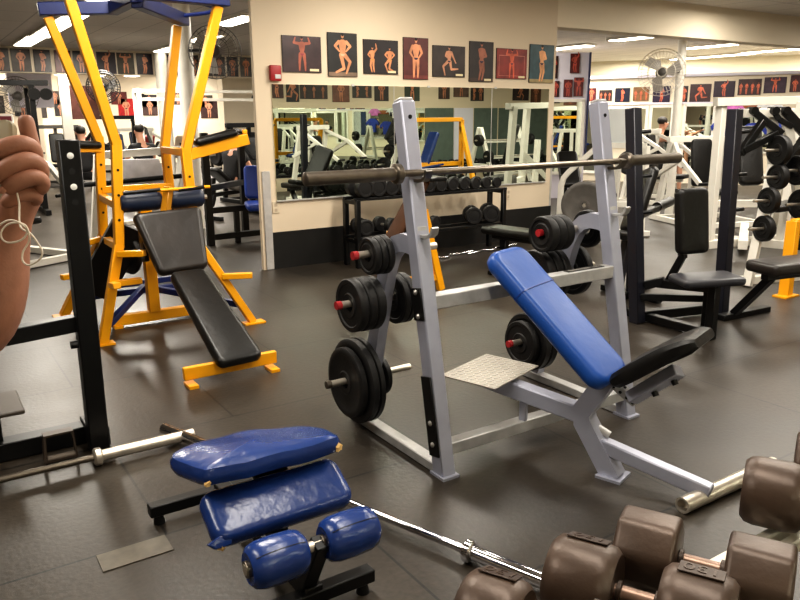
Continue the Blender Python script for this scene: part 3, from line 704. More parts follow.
# ---------------------------------------------------------------- black shoulder press rack on the right
t = thing('shoulder_press_rack', 'black two-post shoulder press rack with small upright back pad and seat', 'weight bench', (4.65, 3.2, 0))
M_BNAVY = mat('blue_black_paint', (26, 27, 36), .4, 0, .15)
for a, b in (((4.345, 3.43, 0), (4.345, 3.60, 1.54)), ((5.06, 3.225, 0), (5.06, 3.275, 1.53))):
    mb = MB(); mb.bar(a, b, .085, .085, (1, 0, 0), .005); u = mb.build('upright', M_BNAVY, t)
    for z in (1.37, 1.06, .8):
        p = V(a).lerp(V(b), z / 1.54); mb = MB(); mb.cyl(p + V((.04, -.0, 0)), p + V((.12, -.05, .01)), .014, n=10); mb.build('bar_hook', M_BLACKP, u)
mb = MB(); mb.bar((4.345, 3.44, .05), (5.06, 3.26, .05), .07); mb.bar((4.345, 3.42, .20), (4.62, 3.08, .22), .05); mb.bar((4.42, 3.75, .04), (4.42, 2.9, .04), .06); mb.build('base_beam', M_BLACKP, t)
mb = MB(); mb.bar((4.42, 2.86, .36), (4.45, 3.35, .30), .06); mb.bar((4.45, 3.3, .33), (4.39, 3.42, .28), .06); mb.build('seat_beam', M_BLACKP, t)
mb = MB(); mb.bar((4.60, 3.02, 0), (4.60, 3.02, .38), .075); mb.bar((4.42, 2.88, 0), (4.42, 2.88, .37), .06); mb.build('seat_post', M_BLACKP, t)
mb = MB(); pad_between(mb, (4.21, 3.03, .405), (4.60, 2.84, .415), .28, .055, (.45, .9, 0), .022, .04); mb.build('seat', mat('dark_grey_vinyl', (38, 38, 44), .4, 0, .15), t)
mb = MB(); pad_between(mb, (4.485, 3.12, .55), (4.495, 3.18, 1.0), .235, .09, (.94, -.34, 0), .03, .04); mb.build('back_pad', M_BLACKV, t)
mb = MB(); mb.bar((4.51, 3.21, .50), (4.52, 3.29, .98), .05); mb.bar((4.51, 3.21, .52), (4.48, 3.3, .3), .05); mb.build('back_support', M_BLACKP, t)
# dark seat behind it
t = thing('preacher_chair', 'black reclined chair with a back post behind the shoulder press rack', 'weight bench', (4.95, 4.0, 0))
mb = MB(); pad_between(mb, (4.82, 3.95, .58), (5.05, 3.98, 1.06), .30, .08, (.55, .83, 0), .03, .05); mb.build('back_pad', M_BLACKV, t)
mb = MB(); pad_between(mb, (4.50, 3.95, .60), (4.80, 3.95, .54), .3, .07, (.1, .99, 0), .03, .05); mb.build('seat', M_BLACKV, t)
mb = MB(); mb.bar((4.93, 3.95, .02), (4.88, 3.95, .72), .09, .09); mb.bar((4.72, 3.95, .02), (4.80, 3.95, .52), .06); mb.build('post', M_BNAVY, t)
mb = MB(); mb.bar((4.6, 3.9, .03), (5.35, 4.15, .03), .08, .05); mb.bar((4.95, 3.7, .03), (4.95, 4.3, .03), .07, .05); mb.build('base', M_BLACKP, t)
mb = MB(); mb.bar((4.9, 4.0, .66), (5.75, 4.35, .68), .05); mb.cyl((5.6, 4.3, .68), (5.95, 4.42, .70), .045, n=16); mb.build('arm_rest', M_BLACKV, t)
# flat bench at the right edge
t = thing('flat_bench', 'flat black padded bench with slanted leg cut by the right picture edge', 'weight bench', (5.4, 2.9, 0))
mb = MB(); pad_between(mb, (4.90, 2.86, .44), (6.15, 2.62, .44), .29, .085, (.19, .98, 0), .03, .04); mb.build('seat', M_BROWNV, t)
mb = MB(); mb.bar((4.95, 2.85, .375), (6.1, 2.63, .375), .06, .05); mb.build('frame', M_BLACKP, t)
for x, y in ((5.02, 3.0), (5.95, 2.72)):
    mb = MB(); mb.bar((x, y - .16, .36), (x + .02, y + .10, .04), .07, .05); l = mb.build('leg', M_BLACKP, t)
    mb = MB(); mb.bar((x - .12, y + .12, .022), (x + .42, y + .08, .022), .07, .045); mb.build('foot_bar', M_BLACKP, l)
t = thing('yellow_machine_leg', 'lower end of a yellow machine frame beside the flat black bench', 'exercise machine', (6.05, 3.3, 0))
mb = MB(); mb.bar((6.03, 3.27, 0), (6.13, 3.33, .62), .09, .07, (1, 0, 0)); mb.bar((6.13, 3.33, .6), (6.9, 3.2, .62), .07); mb.build('frame', M_YELLOW, t)
mb = MB(); mb.box((6.02, 3.26, .007), (.2, .12, .014)); mb.build('foot_plate', M_YELLOW, t)
mb = MB(); mb.bar((6.9, 3.2, 0), (6.9, 3.2, .62), .07); mb.build('leg', M_YELLOW, t)

# ---------------------------------------------------------------- dumbbell rack below the mirror
t = thing('dumbbell_rack', 'long black two-tier dumbbell rack under the wall mirror', 'dumbbell rack', (4.6, 6.5, 0))
for z in (.69, .30):
    for y in (6.37, 6.58):
        mb = MB(); mb.bar((3.64, y, z), (5.62, y, z), .045, .03); mb.build('shelf_rail', M_BLACKP, t)
for x in (3.67, 5.58):
    for y in (6.36, 6.60):
        mb = MB(); mb.bar((x, y, 0), (x, y, .685), .05); mb.build('leg', M_BLACKP, t)
    mb = MB()
    for z in (.66, .27): mb.bar((x, 6.36, z), (x, 6.60, z), .04)
    mb.build('side_tie', M_BLACKP, t)
def make_db(R=.08, hl=.07, gap=.14, mh=M_IRON):
    t = thing('dumbbell', '', 'dumbbell')
    L = gap + 2 * hl
    for s in (-1, 1):
        mb = MB(); y0 = s * gap / 2
        mb.lathe([(R * .3, 0), (R * .9, 0), (R, .008), (R, hl - .008), (R * .9, hl), (R * .7, hl), (R * .66, hl - .006), (R * .3, hl - .004)], (0, y0, 0), (0, s, 0), 24); mb.build('head', mh, t)
    mb = MB(); mb.cyl((0, -gap / 2 - .01, 0), (0, gap / 2 + .01, 0), .015, n=12); mb.build('handle', M_STEEL, t)
    return t
ORD = ['first', 'second', 'third', 'fourth', 'fifth', 'sixth', 'seventh', 'eighth', 'ninth', 'tenth', 'eleventh', 'twelfth', 'thirteenth', 'fourteenth']
base = None
N = 12
for k in range(N):
    R = .095 - .045 * k / (N - 1) * .8
    lab = 'round black dumbbell on the top tier under the mirror, %s from the left' % ORD[k]
    t = make_db(R, .085 - .003 * k, .11); t.location = (3.76 + k * .158, 6.475, .705 + math.sqrt(max(R * R - .0, 0)) - .0); setp(t, lab, 'dumbbell', 'dumbbells under the mirror')
for k, (x, R) in enumerate(((3.78, .085), (4.06, .08), (4.40, .075), (4.62, .07), (5.22, .095), (5.47, .10))):
    t = make_db(R, .07, .11); t.location = (x, 6.47, .318 + R); t.rotation_euler = (0, 0, (-.1, .2, 0, .1, -.5, -.5)[k])
    setp(t, 'round black dumbbell on the bottom tier under the mirror, %s from the left' % ORD[k], 'dumbbell', 'dumbbells under the mirror')
for k, (a, lab) in enumerate((((4.30, 6.23, .017), 'chrome curl bar on the floor, nearest the yellow incline frame'), ((5.0, 6.28, .017), 'chrome curl bar on the floor, nearer the black bench end'))):
    pts = [V(a) + V((x, .18 * x + (.035 if i in (3, 4, 7, 8) else 0) - (.03 if i in (5, 6) else 0), 0)) for i, x in enumerate((0, .12, .2, .27, .32, .37, .45, .5, .55, .62, .7, .86))]
    mb = MB(); mb.sweep(pts, .0135, 10); setp(mb.build('curl_bar', M_CHROME), lab, 'curl bar', 'curl bars on the floor')
# flat bench in front of the rack
t = thing('flat_bench', 'low black flat bench between the blue pad and the mirror rack', 'weight bench', (4.75, 5.0, 0))
mb = MB(); pad_between(mb, (4.70, 5.58, .41), (4.88, 4.42, .41), .27, .07, (.99, .15, 0), .028, .05); mb.build('seat', M_BLACKV, t)
mb = MB(); mb.bar((4.71, 5.5, .35), (4.87, 4.5, .35), .06, .05); mb.build('frame', M_BLACKP, t)
for y, x in ((5.35, 4.735), (4.6, 4.855)):
    mb = MB(); mb.bar((x, y, .33), (x, y, .04), .05); l = mb.build('leg', M_BLACKP, t)
    mb = MB(); mb.bar((x - .2, y, .02), (x + .2, y, .02), .05, .04); mb.build('foot_bar', M_BLACKP, l)
# yellow incline frame with brown pad, behind the left upright
t = thing('incline_bench', 'yellow framed steep incline bench with brown pad behind the silver rack', 'weight bench', (3.6, 5.1, 0))
mb = MB(); mb.bar((3.79, 5.12, 0), (3.60, 5.12, .72), .065, .05, (0, 1, 0)); mb.build('leg', M_YELLOW, t)
mb = MB(); mb.bar((3.28, 5.2, .12), (3.77, 5.12, .12), .05); mb.build('base_beam', M_YELLOW, t)
mb = MB(); mb.bar((3.30, 5.18, 0), (3.30, 5.18, .56), .05); mb.build('leg', M_YELLOW, t)
mb = MB(); pad_between(mb, (3.26, 5.1, .50), (3.60, 5.12, .98), .20, .04, (0, 1, 0), .02, .04); pd = mb.build('pad', M_WOODP, t)
mb = MB(); mb.bar((3.54, 5.12, .985), (3.74, 5.12, .985), .30, .035, bev=.01); mb.build('head_roll', M_BLACKV, t)
mb = MB(); mb.bar((3.00, 5.0, .0), (3.46, 5.08, .80), .05, .05, (0, 1, 0)); mb.build('back_strut', M_BLACKP, t)
mb = MB(); mb.bar((2.86, 4.9, .03), (3.2, 5.2, .03), .06, .05); mb.build('foot_bar', M_BLACKP, t)

# ---------------------------------------------------------------- wall fittings
t = thing('fire_alarm', 'small red fire alarm box on the white wall beside the posters', 'fire alarm', (3.04, 6.82, 1.9))
mb = MB(); mb.box((3.045, 6.795, 1.90), (.115, .05, .145), None, .012, 2); mb.build('case', mat('alarm_red', (150, 26, 30), .5), t)
mb = MB(); mb.box((3.06, 6.767, 1.868), (.06, .006, .04), None, .003); mb.build('label_plate', M_CLOTHW, t)
for x, z, lab in ((2.995, .62, 'white wall socket below the mirror near the corner guard'), (6.05, .56, 'white wall socket below the mirror at the right end')):
    t = thing('wall_socket', lab, 'wall socket', (x, 6.82, z), 0, 'wall sockets')
    mb = MB(); mb.box((x, 6.8148, z), (.07, .01, .115), None, .003); c = mb.build('plate', mat('ivory_plastic', (206, 192, 168), .5), t)
    mb = MB()
    for dz in (-.026, .026): mb.box((x, 6.8092, z + dz), (.03, .003, .032), None, .001)
    mb.build('outlet', mat('ivory_dark', (176, 160, 138), .5), c)
# ---------------------------------------------------------------- posters
POSES = {
 # joints in figure units: height 1, x centred
 'biceps': dict(arms=[[(-.11, .78), (-.27, .80), (-.22, .95)], [(.11, .78), (.27, .80), (.22, .95)]], legs=[[(-.06, .47), (-.09, .25), (-.10, .0)], [(.06, .47), (.09, .25), (.10, .0)]]),
 'front': dict(arms=[[(-.11, .78), (-.19, .62), (-.10, .50)], [(.11, .78), (.19, .62), (.10, .50)]], legs=[[(-.05, .47), (-.06, .25), (-.07, .0)], [(.05, .47), (.07, .25), (.06, .0)]]),
 'kneel': dict(arms=[[(-.11, .78), (-.22, .68), (-.09, .55)], [(.11, .78), (.22, .68), (.09, .55)]], legs=[[(-.05, .47), (.03, .14), (-.20, .04)], [(.05, .47), (.21, .30), (.10, .02)]]),
 'side': dict(arms=[[(-.08, .78), (-.02, .62), (.08, .66)], [(.08, .78), (.16, .62), (.04, .58)]], legs=[[(-.04, .47), (-.02, .25), (-.08, .0)], [(.04, .47), (.08, .25), (.02, .0)]]),
 'lunge': dict(arms=[[(-.10, .78), (-.16, .66), (-.02, .56)], [(.10, .78), (.18, .62), (.30, .42)]], legs=[[(-.05, .47), (-.26, .30), (-.18, .0)], [(.05, .47), (.10, .20), (.40, .22)]]),
 'raise': dict(arms=[[(-.10, .78), (-.20, .66), (-.10, .56)], [(.10, .78), (.20, .90), (.16, 1.08)]], legs=[[(-.05, .47), (-.09, .25), (-.03, .0)], [(.05, .47), (.04, .25), (.08, .0)]]),
}
def cap2(mb, a, b, ra, rb, fr, n=4):
    ax, ay = a; bx, by = b; an = math.atan2(by - ay, bx - ax); pts = []
    for k in range(n + 1): q = an + math.pi / 2 + math.pi * k / n; pts.append((ax + ra * math.cos(q), ay + ra * math.sin(q)))
    for k in range(n + 1): q = an - math.pi / 2 + math.pi * k / n; pts.append((bx + rb * math.cos(q), by + rb * math.sin(q)))
    mb.faces([fr(p) for p in pts], [tuple(range(len(pts)))])
PM_ = {}
def pm(rgb, rough=.35):
    k = 'print_%d_%d_%d' % rgb
    return mat(k, rgb, rough, 0, .3, 9)
def poster(label, c, right, nrm, w, h, bg, skin, poses, group, caption=0, frame=None, simple=False, floor=None, trunks=None, sc=.94):
    """flat board; c centre, right/nrm world axes. Printed figures are generic posing athletes."""
    c, right, nrm = V(c), V(right).normalized(), V(nrm).normalized(); up = V((0, 0, 1))
    R = Matrix((right, -nrm, up)).transposed()
    mb = MB(); mats = [M_BOARD, pm(bg), pm(skin), M_CAPT, pm(trunks or (40, 30, 60)), pm(frame or (190, 110, 90)), pm(floor or (130, 110, 80))]
    mb.box(c, (w, .012, h), R)
    def fl(z): return lambda p: c + right * p[0] + up * p[1] + nrm * z
    def rect(x0, y0, x1, y1, z): mb.faces([fl(z)(p) for p in ((x0, y0), (x1, y0), (x1, y1), (x0, y1))], [(0, 1, 2, 3)])
    mb.mi = 1; rect(-w / 2 + .003, -h / 2 + .003, w / 2 - .003, h / 2 - .003, .0065)
    if floor: mb.mi = 6; rect(-w / 2 + .003, -h / 2 + .003, w / 2 - .003, -h / 2 + h * .1, .0068)
    if frame:
        mb.mi = 5
        for a in ((-.42, .2, .42, .215), (-.42, -.3, -.41, .2), (.41, -.3, .42, .2), (-.42, -.31, .42, -.3)): rect(a[0] * w, a[1] * h * 1.3, a[2] * w, a[3] * h * 1.3, .0068)
    k = len(poses); z = .007
    for i, pz in enumerate(poses):
        H = h * sc * (1 if k == 1 else .8); x0 = 0 if k == 1 else (-w / 2 + w * (i + .5) / k); y0 = -h / 2 + h * .06
        flip = -1 if i % 2 else 1; S = 1. if k < 3 else .62
        P = POSES[pz]
        def T(p, z=z): return c + right * (x0 + flip * p[0] * H * S) + up * (y0 + p[1] * H) + nrm * z
        n = 2 if simple else 4
        mb.mi = 2
        for l in P['legs']:
            cap2(mb, l[0], l[1], .058, .04, lambda p: T(p, .007), n); cap2(mb, l[1], l[2], .042, .024, lambda p: T(p, .0072), n)
        mb.faces([T(p, .0074) for p in ((-.12, .80), (-.09, .62), (-.065, .55), (-.075, .46), (.075, .46), (.065, .55), (.09, .62), (.12, .80), (.03, .84), (-.03, .84))], [tuple(range(10))])
        for l in P['arms']:
            cap2(mb, l[0], l[1], .045, .036, lambda p: T(p, .0076), n); cap2(mb, l[1], l[2], .034, .022, lambda p: T(p, .0078), n)
        cap2(mb, (0, .90), (0, .93), .036, .042, lambda p: T(p, .008), n)
        mb.mi = 4; mb.faces([T(p, .0082) for p in ((-.076, .49), (-.03, .44), (.03, .44), (.076, .49))], [(0, 1, 2, 3)])
        mb.mi = 0; cap2(mb, (0, .955), (0, .96), .04, .034, lambda p: T(p, .0084), n)
    if caption: mb.mi = 3; rect(w / 2 - .13, -h / 2 + .012, w / 2 - .03, -h / 2 + .035, .0085)
    o = mb.build('poster_picture', mats, smooth=False); return setp(o, label, 'poster', group)
WG = 'posters above the wall mirror'
SK = (176, 112, 78)
def wp(label, a, b, *r, **k):  # on the front wall, from top-left to bottom-right
    return poster(label, ((a[0] + b[0]) / 2, 6.812, (a[1] + b[1]) / 2), (1, 0, 0), (0, -1, 0), b[0] - a[0], a[1] - b[1], *r, WG, **k)
wp('wide poster of a man flexing both arms, beside the fire alarm', (3.134, 2.251), (3.549, 1.915), (62, 44, 46), (168, 92, 70), ['biceps'], caption=1, trunks=(150, 60, 70))
wp('tall poster of a kneeling woman in a pale bikini', (3.624, 2.303), (3.96, 1.885), (40, 40, 40), (202, 140, 100), ['kneel'], floor=(120, 100, 84), trunks=(214, 170, 140))
wp('wide poster of two women posing side by side', (4.034, 2.257), (4.456, 1.92), (34, 28, 30), (198, 132, 90), ['raise', 'kneel'], caption=1, trunks=(190, 140, 60))
wp('narrow tall poster of a standing man on dark red', (4.522, 2.3), (4.845, 1.875), (84, 34, 32), (206, 138, 98), ['front'], floor=(110, 50, 44))
wp('wide poster of a woman in a low lunge pose', (4.904, 2.236), (5.348, 1.909), (50, 40, 36), (196, 138, 104), ['lunge'], caption=1)
wp('tall dark poster of a man posing sideways', (5.411, 2.301), (5.758, 1.865), (42, 34, 32), (150, 92, 70), ['side'], caption=1, floor=(60, 44, 38))
wp('square red poster of a flexing man inside a printed frame', (5.806, 2.243), (6.275, 1.906), (128, 44, 36), (204, 92, 60), ['biceps'], frame=(196, 120, 100), caption=1)
wp('tall poster with teal background at the right wall edge', (6.32, 2.308), (6.712, 1.87), (52, 78, 84), (216, 156, 106), ['side'], floor=(150, 134, 96))
# posters on the wall behind the camera (they show in the mirror)
BGs = [(70, 44, 40), (30, 28, 30), (44, 32, 30), (110, 66, 48), (40, 36, 32), (34, 30, 30), (48, 56, 44), (60, 40, 30), (90, 66, 54), (34, 28, 26), (40, 24, 26), (96, 60, 44)]
for k, (x0, x1, z) in enumerate(((6.178, 6.458, 1.85), (6.52, 6.919, 1.78), (6.82, 7.449, 1.84), (7.564, 7.97, 1.78), (8.045, 8.515, 1.866), (8.589, 8.947, 1.807), (9.367, 9.77, 1.81), (10.297, 10.611, 1.858), (10.725, 11.165, 1.905), (11.227, 11.62, 1.82), (12.533, 13.058, 1.838), (13.128, 13.466, 1.78))):
    if k == 1: x1 = 6.80
    h = .34 if x1 - x0 > .41 else .42
    poster('poster reflected along the mirror top, %s from the left' % ORD[k], ((x0 + x1) / 2, -.445, z + h / 2), (-1, 0, 0), (0, 1, 0), x1 - x0, h, BGs[k], SK, [['side'], ['lunge'], ['front', 'front', 'front'], ['front'], ['side', 'side'], ['front'], ['biceps'], ['front'], ['biceps'], ['front', 'side'], ['lunge'], ['front']][k], 'posters on the wall behind the camera')
# left header row
LH = [(1.75, 2.06), (2.10, 2.47), (2.53, 2.86), (2.94, 3.27), (3.31, 3.64), (3.80, 4.20), (4.23, 4.60), (4.66, 5.01), (5.06, 5.42), (5.46, 5.80), (5.86, 6.10), (6.14, 6.42), (6.46, 6.75), (6.80, 7.08), (7.14, 7.44)]
LP = ['side', 'front', 'side', 'front', 'front', 'raise', 'biceps', 'side', 'biceps', 'front', 'side', 'front', 'side', 'front', 'front']
LB = [(62, 58, 58), (66, 56, 50), (52, 44, 42), (96, 34, 34), (36, 32, 34), (44, 38, 44), (66, 62, 52), (52, 46, 52), (24, 22, 24), (50, 40, 40), (60, 50, 46), (48, 44, 44), (58, 52, 50), (52, 50, 52), (96, 94, 88)]
for k, (a, b) in enumerate(LH):
    poster('poster on the left ceiling header, %s from the left' % (ORD + ['fifteenth'])[k], ((a + b) / 2, 17.985, 2.68), (1, 0, 0), (0, -1, 0), b - a, .46, LB[k], (196, 132, 98), [LP[k]], 'posters on the left ceiling header', simple=True, trunks=(60, 40, 50))
# diagonal wall row
DR = [(.58, .78, 1.791, 2.076, (80, 30, 34), ['front']), (.85, 1.13, 1.787, 2.027, (50, 36, 34), ['front', 'front', 'front']), (1.2, 1.52, 1.76, 2.062, (28, 32, 50), ['side']), (1.59, 1.93, 1.776, 2.075, (120, 90, 60), ['front', 'front', 'front']),
      (2.01, 2.37, 1.739, 2.087, (46, 34, 60), ['side']), (2.57, 2.73, 1.743, 2.077, (36, 30, 32), ['side']), (2.77, 3.19, 1.739, 2.111, (58, 34, 38), ['lunge']), (3.24, 3.65, 1.835, 2.161, (44, 30, 46), ['raise']),
      (3.71, 4.15, 1.868, 2.19, (64, 44, 46), ['front', 'front', 'front', 'front']), (4.2, 4.61, 1.9, 2.217, (66, 50, 66), ['biceps']), (4.68, 5.05, 1.912, 2.245, (76, 44, 48), ['front', 'front'])]
for k, (a, b, z0, z1, bg, ps) in enumerate(DR):
    poster('poster on the white band over the diagonal mirrors, %s from the left' % ORD[k], onr((a + b) / 2, (z0 + z1) / 2, .012), RD, RN, b - a, z1 - z0, bg, (206, 108, 78), ps, 'posters on the diagonal wall band', simple=True, trunks=(110, 50, 40))
for k, (s, z0, z1, w, nm) in enumerate(((.235, 2.21, 2.54, .17, 'upper poster on the bluish pier'), (.13, 1.80, 2.10, .16, 'lower poster on the bluish pier, next to the lower right one'), (.32, 1.81, 2.135, .17, 'lower poster on the bluish pier, nearest its navy edge'), (-.15, 2.12, 2.5, .16, 'dark upper poster on the bluish pier beside the wall edge'), (-.10, 1.80, 2.08, .14, 'dark lower poster on the bluish pier beside the wall edge'))):
    poster(nm, onp(s, (z0 + z1) / 2, -.008), PD, PNn, w, z1 - z0, (92, 30, 32) if k < 3 else (50, 26, 30), (176, 80, 66), [['raise', 'front', 'biceps', 'side', 'front'][k]], 'posters on the bluish pier', simple=True)
# small posters on the far left walls
FW = [(-1.0, 1.55, .75, .5, (60, 50, 46)), (.35, 1.5, .5, .62, (140, 36, 40)), (1.3, 1.6, .6, .5, (50, 44, 44)), (3.5, 1.55, .55, .5, (54, 50, 50)), (4.35, 1.6, .7, .5, (44, 40, 42)), (5.3, 1.62, .65, .46, (36, 34, 36)), (6.15, 1.58, .5, .62, (168, 30, 34)), (6.9, 1.6, .5, .5, (70, 52, 50)), (8.9, 1.55, .6, .6, (60, 40, 40)), (10.2, 1.75, .8, .7, (74, 58, 54)), (11.2, 1.75, .8, .7, (80, 60, 58)), (12.3, 1.35, .6, .6, (64, 40, 36))]
for k, (x, z, w_, h_, bg) in enumerate(FW):
    poster('small poster on the far back wall, %s from the left' % ORD[k], (x, 25.493, z + .2), (1, 0, 0), (0, -1, 0), w_, h_, bg, (196, 140, 110), ['front', 'front'] if w_ > .6 else ['front'], 'small posters on the far back wall', simple=True)
for k, (x, z, w_, h_, bg) in enumerate(((-1.3, 1.55, .5, .55, (52, 44, 42)), (-.4, 1.5, .55, .6, (150, 40, 44)), (.4, 1.6, .5, .5, (46, 42, 42)), (1.3, 1.55, .5, .5, (60, 48, 46)), (2.1, 1.65, .45, .45, (54, 50, 46)), (2.75, 1.6, .4, .5, (40, 38, 40)))):
    poster('small poster on the left partition wall, %s from the left' % ORD[k], (x, 22.493, z + .2), (1, 0, 0), (0, -1, 0), w_, h_, bg, (190, 130, 100), ['front'], 'small posters on the left partition', simple=True)
poster('large brown poster panel hanging near the dark round fan', (2.98, 15.5, 1.78), (1, 0, 0), (0, -1, 0), .5, .62, (92, 54, 46), (110, 64, 54), ['front'], None, simple=True)

# ---------------------------------------------------------------- fans
def fan(label, c, R, axis, mount, m_c, dark=False):
    c = V(c); ax = V(axis).normalized(); t = thing('wall_fan', label, 'fan', c)
    x = ax.cross(V((0, 0, 1))).normalized(); y = x.cross(ax).normalized()
    mb = MB()
    for off, rr in ((-.07, 1.0), (0, 1.0), (.06, .86), (.085, .55), (.09, .2), (-.09, .6)):
        pts = [c + ax * off * R / .3 + (x * math.cos(2 * math.pi * k / 28) + y * math.sin(2 * math.pi * k / 28)) * R * rr for k in range(28)]
        mb.sweep(pts, R * (.03 if dark else .014), 5, closed=True)
    for k in range(36):
        a = 2 * math.pi * k / 36; d = x * math.cos(a) + y * math.sin(a)
        mb.sweep([c + ax * .09 * R / .3 + d * R * .16, c + ax * .085 * R / .3 + d * R * .55, c + ax * .06 * R / .3 + d * R * .86, c + d * R, c - ax * .07 * R / .3 + d * R, c - ax * .09 * R / .3 + d * R * .5], R * (.016 if dark else .007), 4)
    mb.build('cage', m_c, t)
    mb = MB()
    for k in range(3):
        a = 2 * math.pi * k / 3 + .4; d = x * math.cos(a) + y * math.sin(a); e = x * math.cos(a + 1.0) + y * math.sin(a + 1.0)
        q = [c + d * R * .15, c + d * R * .82 + ax * .02, c + (d + e).normalized() * R * .84 - ax * .02, c + e * R * .5 - ax * .04, c + e * R * .15 - ax * .02]
        mb.faces(q, [(0, 1, 2, 3, 4)])
    mb.build('blades', mat('fan_blade_dark', (70, 66, 62), .5) if dark else mat('fan_blade_grey', (168, 164, 158), .45, .2), t)
    mb = MB(); mb.lathe([(R * .1, -.02), (R * .19, -.01), (R * .19, .03), (R * .1, .05)], c, ax, 18); mb.lathe([(R * .2, 0), (R * .26, .02), (R * .26, .16), (R * .15, .2)], c - ax * .26, ax, 18); mb.build('motor', M_BLACKP if dark else M_GREYPL, t)
    mb = MB(); mb.bar(c - ax * .2, V(mount), .04); mb.build('bracket', M_BLACKP, t)
fan('large round caged fan on the left white column beside yellow post', (3.46, 9.55, 2.30), .33, (-.40, -.9, -.1), (3.25, 9.95, 2.34), M_GREYPL)
fan('dark round caged fan behind the left yellow posts', (3.28, 15.2, 2.06), .30, (-.25, -.95, .05), (3.6, 15.6, 2.2), M_BLACKP, True)
fan('pale round caged fan at the far left above the raised thumb', (2.25, 19.0, 1.98), .42, (-.1, -.99, 0), (2.4, 22.4, 2.1), M_GREYPL)
fan('white round caged fan mounted on the right white column', (9.28, 7.22, 2.08), .33, (-.75, -.6, 0), (9.66, 7.2, 2.10), mat('pale_wire', (200, 192, 180), .4, .2))

# ---------------------------------------------------------------- background machines
def frame_part(t, name, segs, m, w=.06):
    mb = MB()
    for a, b in segs: mb.bar(a, b, w)
    return mb.build(name, m, t)
def W(x, y, rz):
    c, s = math.cos(rz), math.sin(rz)
    return lambda p: V((x + p[0] * c - p[1] * s, y + p[0] * s + p[1] * c, p[2]))
def press_machine(label, x, y, rz, mf=M_WHITEP, mp=M_BLACKV, plates=True, hgt=1.5, tag=''):
    """plate-loaded seated press: base, uprights, lever arms, seat, back pad, weight plates on horns"""
    T = W(x, y, rz); t = thing('press_machine', label, 'exercise machine', (x, y, 0), rz)
    frame_part(t, 'base', [(T((-.5, -.6, .04)), T((-.5, .6, .04))), (T((.5, -.6, .04)), T((.5, .6, .04))), (T((-.5, .45, .04)), T((.5, .45, .04))), (T((-.5, -.5, .04)), T((.5, -.5, .04)))], mf, .07)
    for s in (-1, 1): frame_part(t, 'upright', [(T((s * .48, .5, .05)), T((s * .44, .3, hgt)))], mf, .075)
    frame_part(t, 'top_beam', [(T((-.5, .3, hgt)), T((.5, .3, hgt)))], mf, .08)
    frame_part(t, 'spine', [(T((0, .35, hgt)), T((0, .45, .05))), (T((0, .4, .35)), T((0, -.35, .4)))], mf, .07)
    for s in (-1, 1):
        a = frame_part(t, 'lever_arm', [(T((s * .4, .3, hgt - .05)), T((s * .55, -.1, hgt - .25))), (T((s * .55, -.1, hgt - .25)), T((s * .5, -.5, hgt - .55))), (T((s * .55, -.1, hgt - .25)), T((s * .62, .35, hgt - .5)))], mf, .055)
        mb = MB(); mb.cyl(T((s * .3, -.5, hgt - .55)), T((s * .52, -.5, hgt - .55)), .018, n=10); mb.build('handle', M_BLACKP, a)
        if plates:
            h = frame_part(t, 'plate_horn', [(T((s * .6, .35, hgt - .5)), T((s * .88, .35, hgt - .5)))], M_STEEL, .035)
            for k in range(2):
                o = plate_mesh(.2 - .02 * k, .035); c = T((s * (.66 + k * .05), .35, hgt - .5)); o.location = c; o.rotation_euler = (0, 0, rz)
                setp(o, 'black plate on the %s, %s horn %s' % (tag, 'left' if s < 0 else 'right', 'inner' if k == 0 else 'outer'), 'weight plate', 'plates on the %s' % tag)
    mb = MB(); pad_between(mb, T((0, -.42, .46)), T((0, .12, .44)), .36, .07, T((1, 0, 0)) - T((0, 0, 0)), .025, .05); mb.build('seat', mp, t)
    mb = MB(); pad_between(mb, T((0, .16, .5)), T((0, .27, 1.15)), .32, .07, T((1, 0, 0)) - T((0, 0, 0)), .025, .05); mb.build('back_pad', mp, t)
    return t
def cable_tower(label, x, y, rz, mf, width=2.6, hgt=2.2):
    T = W(x, y, rz); t = thing('cable_station', label, 'exercise machine', (x, y, 0), rz)
    for s in (-1, 1):
        frame_part(t, 'upright', [(T((s * width / 2, -.2, 0)), T((s * width / 2, -.2, hgt))), (T((s * width / 2, .2, 0)), T((s * width / 2, .2, hgt))), (T((s * width / 2, -.2, hgt)), T((s * width / 2, .2, hgt))), (T((s * width / 2, -.35, .04)), T((s * width / 2, .35, .04)))], mf, .07)
        mb = MB()
        for k in range(12): mb.box(T((s * (width / 2), 0, .12 + k * .06)), (.2, .24, .052), Matrix.Rotation(rz, 3, 'Z'))
        mb.build('weight_stack', M_IRON, t)
        mb = MB(); mb.lathe([(.02, -.02), (.07, -.02), (.055, 0), (.07, .02), (.02, .02)], T((s * (width / 2 - .1), 0, hgt - .12)), T((0, 1, 0)) - T((0, 0, 0)), 16); mb.build('pulley', M_BLACKP, t)
        mb = MB(); mb.cyl(T((s * (width / 2), 0, .8)), T((s * width / 2, 0, hgt - .1)), .006, n=6); mb.build('cable', M_STEEL, t)
    frame_part(t, 'top_beam', [(T((-width / 2, 0, hgt)), T((width / 2, 0, hgt))), (T((-width / 2, 0, hgt - .16)), T((width / 2, 0, hgt - .16)))], mf, .06)
    return t
